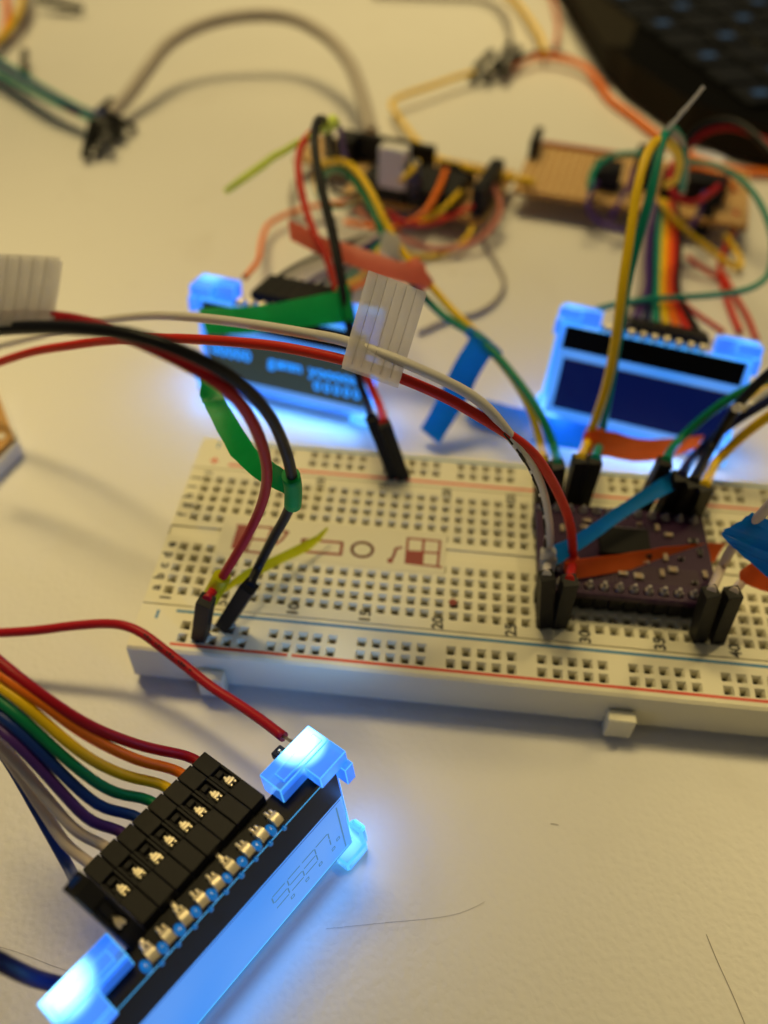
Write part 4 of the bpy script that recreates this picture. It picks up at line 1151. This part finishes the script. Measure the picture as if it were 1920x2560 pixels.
jumper('reddish thin wire in the tangle below the bend', [h(870, 500, 7), h(900, 530, 6), h(930, 560, 5)], W_PINK, r=.6, group=GT)
# ribbon down to the left display
GL = 'ribbon wires and plugs on the back of the left display'
for k, (m_, nm) in enumerate([(W_BLACK, 'black'), (W_GREY, 'grey'), (W_WHITE, 'white'), (W_PURPLE, 'purple'), (W_NAVY, 'navy'), (W_TEAL, 'teal'), (W_YELLOW, 'yellow'), (W_ORANGE, 'orange')]):
    f = LP(31.2 - 2.54 * (7 - k), 24.3, -3.2); b_ = LP(31.2 - 2.54 * (7 - k), 23.9, -14.0)
    q1 = h(760 + 24 * k, 655 + 6 * k, 14); q2 = h(860 + 12 * k, 610 + 6 * k, 7); q3 = h(950 + 4 * k, 575 + 3 * k, 6)
    jumper(nm + ' ribbon wire running down to the back of the left display', [b_, b_ + (b_ - f) * .25, q1, q2, q3], m_, r=.66, conns=[(b_, f, -Lv, None, False)], group=GL)
# ribbon to the right display
GRR = 'ribbon wires and plugs on the back of the right display'
for k, (m_, nm) in enumerate([(W_GREY, 'grey'), (W_PURPLE, 'purple'), (W_NAVY, 'navy'), (W_TEAL, 'teal'), (W_YELLOW, 'yellow'), (W_ORANGE, 'orange'), (W_RED2, 'red'), (W_BLACK, 'black')]):
    uc = 31.2 - 2.54 * (7 - k)
    f = RP(uc, 24.3, -3.2); b_ = RP(uc, 24.3, -14.5)
    q1 = h(1600 + 13.5 * k, 735, 12); q2 = h(1603 + 13.5 * k, 650, 10); q3 = h(1610 + 12.5 * k, 575, 9); q4 = h(1628 + 8.5 * k, 505, 12)
    jumper(nm + ' ribbon wire running up from the back of the right display', [b_, b_ + (b_ - f) * .22, q1, q2, q3, q4], m_, r=.88, conns=[(b_, f, Rv, None, False)], group=GRR)
GW = 'wires round the right perforated board'
jumper('teal wire loop on the left part of the right perforated board', [h(1474, 470, 16), h(1482, 430, 17), h(1510, 400, 18), h(1555, 386, 18), h(1615, 386, 18), h(1660, 392, 18)], W_TEAL, r=.95, group=GW)
jumper('teal wire swinging out to the right edge and back over the right display', [d(1700, 404, 232), d(1771, 410, 226), d(1829, 432, 221), d(1878, 475, 216), d(1914, 537, 212), d(1932, 610, 208), d(1920, 690, 205), d(1875, 722, 204), d(1800, 736, 204), d(1700, 744, 204), d(1608, 750, 204), d(1510, 768, 205), d(1470, 782, 207)], W_TEAL, r=.78, group=GW)
jumper('blue purple wire loop below the right perforated board', [h(1492, 455, 12), h(1470, 495, 9), h(1472, 530, 6), h(1500, 556, 4), h(1562, 578, 4), h(1640, 592, 5), h(1706, 586, 8), h(1742, 545, 12), h(1762, 480, 16)], W_PURPLE, r=.8, group=GW)
jumper('navy wire crossing the holes of the right perforated board', [h(1525, 550, 8), h(1545, 510, 12), h(1575, 465, 14), h(1585, 420, 14)], W_PURPLE, r=.7, group=GW)
jumper('yellow hairpin wire lying right of the ribbon', [h(1650, 500, 14), h(1680, 545, 12), h(1732, 590, 8), h(1787, 634, 4), h(1832, 668, 2), h(1853, 672, 2), h(1850, 645, 3), h(1828, 610, 4), h(1815, 590, 6)], W_YELLOW, r=.85, group=GW)
jumper('dark red wire hanging from the capacitor to the right display', [h(1838, 530, 8), h(1843, 562, 6), h(1822, 602, 3), h(1801, 655, 1), h(1806, 706, 1), h(1826, 771, 1), h(1850, 830, 1)], W_RED2, r=.85, group=GW)
jumper('thin red wire right of the hanging dark red one', [h(1812, 690, 1), h(1838, 740, 1), h(1868, 790, 1), h(1892, 850, 1)], W_RED2, r=.7, group=GW)
jumper('red wire slanting from the ribbon to the right corner of the right display', [h(1716, 640, 5), h(1754, 670, 3), h(1800, 698, 1)], W_RED2, r=.7, group=GW)
jumper('red wire from the ribbon plugs to the right corner clip', [h(1700, 750, 8), h(1730, 778, 6), h(1771, 805, 5), h(1810, 832, 4)], W_RED2, r=.75, group=GW)
jumper('red wire loop over the right perforated board', [h(1690, 400, 22), h(1674, 440, 22), h(1684, 488, 20), h(1722, 508, 18), h(1764, 492, 16), h(1800, 462, 14), h(1820, 440, 12)], W_RED, r=.9, group=GW)
jumper('red wire arching in front of the laptop', [d(1706, 400, 255), d(1722, 366, 252), d(1755, 336, 248), d(1797, 319, 244), d(1842, 319, 240), d(1890, 340, 236), d(1960, 385, 232)], W_RED, r=.95, group=GW)
jumper('black wire arching in front of the laptop above the red one', [d(1716, 360, 252), d(1745, 322, 248), d(1787, 304, 244), d(1836, 306, 240), d(1885, 336, 236), d(1925, 378, 232), d(1970, 430, 228)], W_BLACK, r=1.0, group=GW)
jumper('yellow orange wire on the far edge of the right perforated board', [h(1710, 415, 12), h(1760, 425, 12), h(1815, 445, 12), h(1840, 480, 8)], W_ORANGE, r=.8, group=GW)
jumper('grey wire curling down from the clear strip', [d(1672, 330, 168), d(1698, 345, 175), d(1712, 385, 186), d(1714, 440, 200), d(1706, 480, 215)], W_GREY, r=.75, group=GW)
# folded clear flag there
ribbon('bright white tape end in front of the laptop', [d(1742, 372, 235), d(1780, 378, 234), d(1818, 394, 233)], [d(1735, 384, 235), d(1775, 398, 234), d(1800, 408, 233)], mat('white_tape', (0.8, 0.78, 0.78), 0.4))

GC = 'wires and plugs at the top of the table'
jumper('yellow wire bent in a sharp V left of the top plugs', [h(1185, 180, 5), h(1135, 195, 5), h(1076, 216, 5), h(1015, 236, 5), h(982, 252, 5), h(978, 262, 5), h(995, 290, 5), h(1047, 358, 4), h(1100, 398, 7), h(1191, 425, 12), h(1260, 441, 8), h(1335, 456, 10)], W_YELLOW, r=1.0, group=GC)
t0 = jumper('pale grey wire coming down from the top to a black plug', [h(930, -12, 2), h(1100, -6, 2), h(1200, 0, 2), h(1248, 20, 3), h(1270, 55, 5), h(1275, 100, 6)], W_GREY, r=1.1, group=GC, conns=[(h(1275, 110, 6), h(1240, 175, 4), (0, 0, 1))])
jumper('yellow wire coming down from the top between the grey and the pink one', [h(1262, -20, 2), h(1290, 5, 3), h(1325, 50, 5), h(1352, 95, 6), h(1362, 130, 6)], W_YELLOW, r=1.1, group=GC, conns=[(h(1300, 120, 5), h(1258, 190, 4), (0, 0, 1))])
jumper('pinkish wire coming down beside the laptop corner', [h(1370, -30, 2), h(1388, 20, 3), h(1396, 70, 4), h(1386, 120, 5)], W_PINK, r=1.0, group=GC)
jumper('black and brown wire from the top plugs towards the laptop', [h(1250, 175, 5), h(1300, 148, 5), h(1350, 132, 5), h(1400, 136, 5), h(1450, 158, 4)], W_BLACK, r=1.0, group=GC)
jumper('orange wire leaving the top plugs and running along the laptop edge', [h(1260, 172, 4), h(1310, 150, 4), h(1360, 140, 4), h(1450, 160, 4), h(1492, 200, 3), h(1525, 248, 2), h(1585, 292, 2), h(1654, 345, 2), h(1740, 395, 2), h(1830, 425, 2), h(1940, 434, 2)], W_ORANGE, r=1.3, group=GC)
for k, (a, b_) in enumerate((((1232, 130), (1190, 170)), ((1250, 150), (1212, 200)), ((1195, 165), (1180, 200)))):
    t0 = thing('loose_plug', h(b_[0], b_[1], 0), ['black plug lying at the middle of the top plugs', 'black plug lying lowest of the top plugs', 'grey plug lying leftmost of the top plugs'][k], 'plug', 'plugs at the top of the table')
    connector(t0, h(a[0], a[1], 5), h(b_[0], b_[1], 3), (0, 0, 1))
# top-left clutter
GO = 'wires at the top left corner'
jumper('orange wire in the top left corner', [h(10, -40, 6), h(18, 20, 6), h(14, 70, 5), h(-10, 110, 4)], W_ORANGE, r=1.3, group=GO)
jumper('yellow wire in the top left corner', [h(58, -40, 8), h(50, 20, 8), h(28, 65, 6), h(-10, 105, 5)], W_YELLOW, r=1.2, group=GO)
jumper('grey wire in the top left corner', [h(72, -40, 6), h(66, 20, 6), h(50, 60, 4), h(20, 95, 3), h(-10, 130, 3)], W_GREY, r=1.0, group=GO)
jumper('brown wire beside the yellow wire in the top left corner', [h(60, -40, 3), h(60, 30, 3), h(38, 72, 3), h(-10, 112, 3)], W_BEIGE, r=1.0, group=GO)
for k in range(3):
    t0 = thing('loose_plug', h(110 + 20 * k, 10, 0), ['black plug at the top left, nearest the yellow wire', 'black plug at the top left, middle one', 'black plug at the top left, farthest right'][k], 'plug', 'plugs at the top left')
    connector(t0, h(88 + 22 * k, -2 + 3 * k, 5), h(170 + 18 * k, 18 + 5 * k - 6, 3), (0, 0, 1))
t0 = thing('loose_plug', h(60, 170, 0), 'tiny black plug with a copper tip above the dark ribbon at the left', 'plug')
connector(t0, h(62, 128, 5), h(60, 172, 4), (0, 0, 1))
bm = bmesh.new(); pA, pB = h(60, 172, 4), h(60, 196, 3); cyl(bm, pA, pB, .5, .3, 8)
build('copper_tip', bm, mat('copper', (0.6, 0.22, 0.07), 0.4, metal=.8), t0)
# dark ribbon with a fan of plugs
GF = 'dark ribbon wires with a fan of plugs at the left'
fan = [((235, 300), (218, 372)), ((246, 300), (246, 380)), ((254, 296), (275, 366)), ((262, 290), (318, 345)), ((262, 282), (322, 318)), ((250, 280), (282, 250)), ((240, 296), (232, 390)), ((258, 292), (300, 352))]
for k, (m_, nm) in enumerate([(W_TEAL, 'teal'), (W_GREEN, 'green'), (W_NAVY, 'navy'), (W_BLUE, 'blue'), (W_PURPLE, 'purple'), (W_BLACK, 'black'), (W_GREY, 'grey'), (W_TEAL, 'dark teal')]):
    o_ = (k - 3.5) * 4.5
    a, b_ = fan[(7 - k) if k != 5 else 5] if k not in (2,) else fan[2]
    bk_, fr_ = h(a[0], a[1], 5 + 1.6 * (k % 4)), h(b_[0], b_[1], 2.5 + 1.2 * (k % 3))
    fr_ = bk_ + (fr_ - bk_).normalized() * 14
    fr_.z = max(fr_.z, TABLE + 1.4)
    jumper(nm + ' wire of the dark bundle ending in black fanned plugs at the left', [bk_, h(215, 285 + o_ * .5, 7), h(120, 238 + o_ * .7, 8), h(30, 186 + o_, 7), h(-60, 136 + o_, 6)], m_, r=1.15, conns=[(bk_, fr_, (0, 0, 1), None, False)], group=GF)

# ------------------------------------------------------------------ laptop at the top right
c0 = h(1508, 196, 0)
lap = thing('laptop', (c0.x, c0.y, TABLE), 'black laptop with faint blue key glints, at the top right corner of the table', 'laptop')
lapm = mat('laptop_black', (0.002, 0.002, 0.002), 0.7, spec=0.03, vary=.2, vscale=2)
side_m = mat('laptop_brown_grey', (0.016, 0.013, 0.007), 0.7, spec=0.08)
foot = [h(1352, -60, 0), c0, h(1560, 252, 0), h(1706, 356, 0), h(1830, 402, 0), h(2050, 470, 0)]
far = [h(2050, 470, 0) + Vector((190, 60, 0)), h(2050, 470, 0) + Vector((190, 300, 0)), h(1352, -60, 0) + Vector((40, 120, 0))]
bm = bmesh.new(); prism(bm, foot + far, TABLE + 1.5, TABLE + 14)
for f in bm.faces:
    f.normal_update()
    if abs(f.normal.z) < .3: f.material_index = 1
build('base', bm, [lapm, side_m], lap)
bm = bmesh.new()
hz = 14.02
prism(bm, [h(1395, -60, hz), h(1512, 118, hz), h(1570, 122, hz), h(1640, -60, hz)], TABLE + hz, TABLE + hz + .5)
build('palm_rest', bm, side_m, lap)
bm = bmesh.new(); prism(bm, [h(1826, 70, hz), h(1862, 138, hz), h(1960, 190, hz), h(1990, 70, hz)], TABLE + hz, TABLE + hz + .4)
build('sticker', bm, mat('sticker_tan', (0.03, 0.027, 0.018), 0.5), lap)
keym = mat('key_black', (0.003, 0.004, 0.006), 0.5, spec=0.15)
key_glint = mat('key_glint_blue', (0.01, 0.03, 0.06), 0.4, emis=(0.01, 0.05, 0.12), estr=.5)  # blue glints set as small glowing patches on the keys
kx = (h(1900, 330, 0) - h(1640, 130, 0)); kx.z = 0; kx.normalize(); ky = Vector((-kx.y, kx.x, 0))
k0 = h(1640, 190, hz)
for i in range(-5, 12):
    for j in range(-4, 12):
        q = k0 + kx * (i * 18.5) + ky * (j * 18.5)
        poly = foot + far
        def inside(p, m=3.0):
            for e in range(len(poly)):
                A_, B_ = poly[e], poly[(e + 1) % len(poly)]
                ed = (B_ - A_); ed.z = 0; ed.normalize()
                dist = ed.x * (p.y - A_.y) - ed.y * (p.x - A_.x)
                if dist * orient < m: return False
            return True
        orient = 1 if sum(poly[e].x * poly[(e + 1) % len(poly)].y - poly[(e + 1) % len(poly)].x * poly[e].y for e in range(len(poly))) > 0 else -1
        if not all(inside(q + kx * a + ky * b) for a in (0, 16) for b in (0, 16)): continue
        M = Matrix((kx, ky, Vector((0, 0, 1)))).transposed().to_4x4(); M.translation = Vector((q.x, q.y, TABLE + hz))
        bm = bmesh.new(); box(bm, 0, 16, 0, 16, 0, 2, M, bev=.8)
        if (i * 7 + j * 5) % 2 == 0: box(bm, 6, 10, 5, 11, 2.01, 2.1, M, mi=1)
        build('key', bm, [keym, key_glint], lap)

# ------------------------------------------------------------------ hairs and crumbs on the table
def hair(label, pts, r=0.07):
    t = thing('hair_strand', pts[0], label, 'hair')
    bm = bmesh.new(); tube(bm, pts, r, 6, zmin=TABLE + .05); build('strand', bm, mat('hair_dark', (0.22, 0.18, 0.14), 0.5), t)
hair('fine dark hair lying on the table right of the near display', [h(815, 2322, .1), h(900, 2313, .1), h(980, 2305, .1), h(1060, 2298, .1), h(1120, 2292, .1), h(1175, 2276, .1), h(1212, 2254, .1)], .018)
hair('straight dark hair lying on the table at the bottom right', [h(1766, 2336, .1), h(1800, 2420, .1), h(1830, 2480, .1), h(1868, 2575, .1)], .04)
hair('thin curved hair on the table by the thick dark blue wire', [h(-20, 2362, .1), h(60, 2385, .1), h(130, 2415, .1), h(200, 2437, .1)], .018)
hair('very short hair on the table above the long straight one', [h(1376, 2059, .1), h(1396, 2062, .1)], .04)
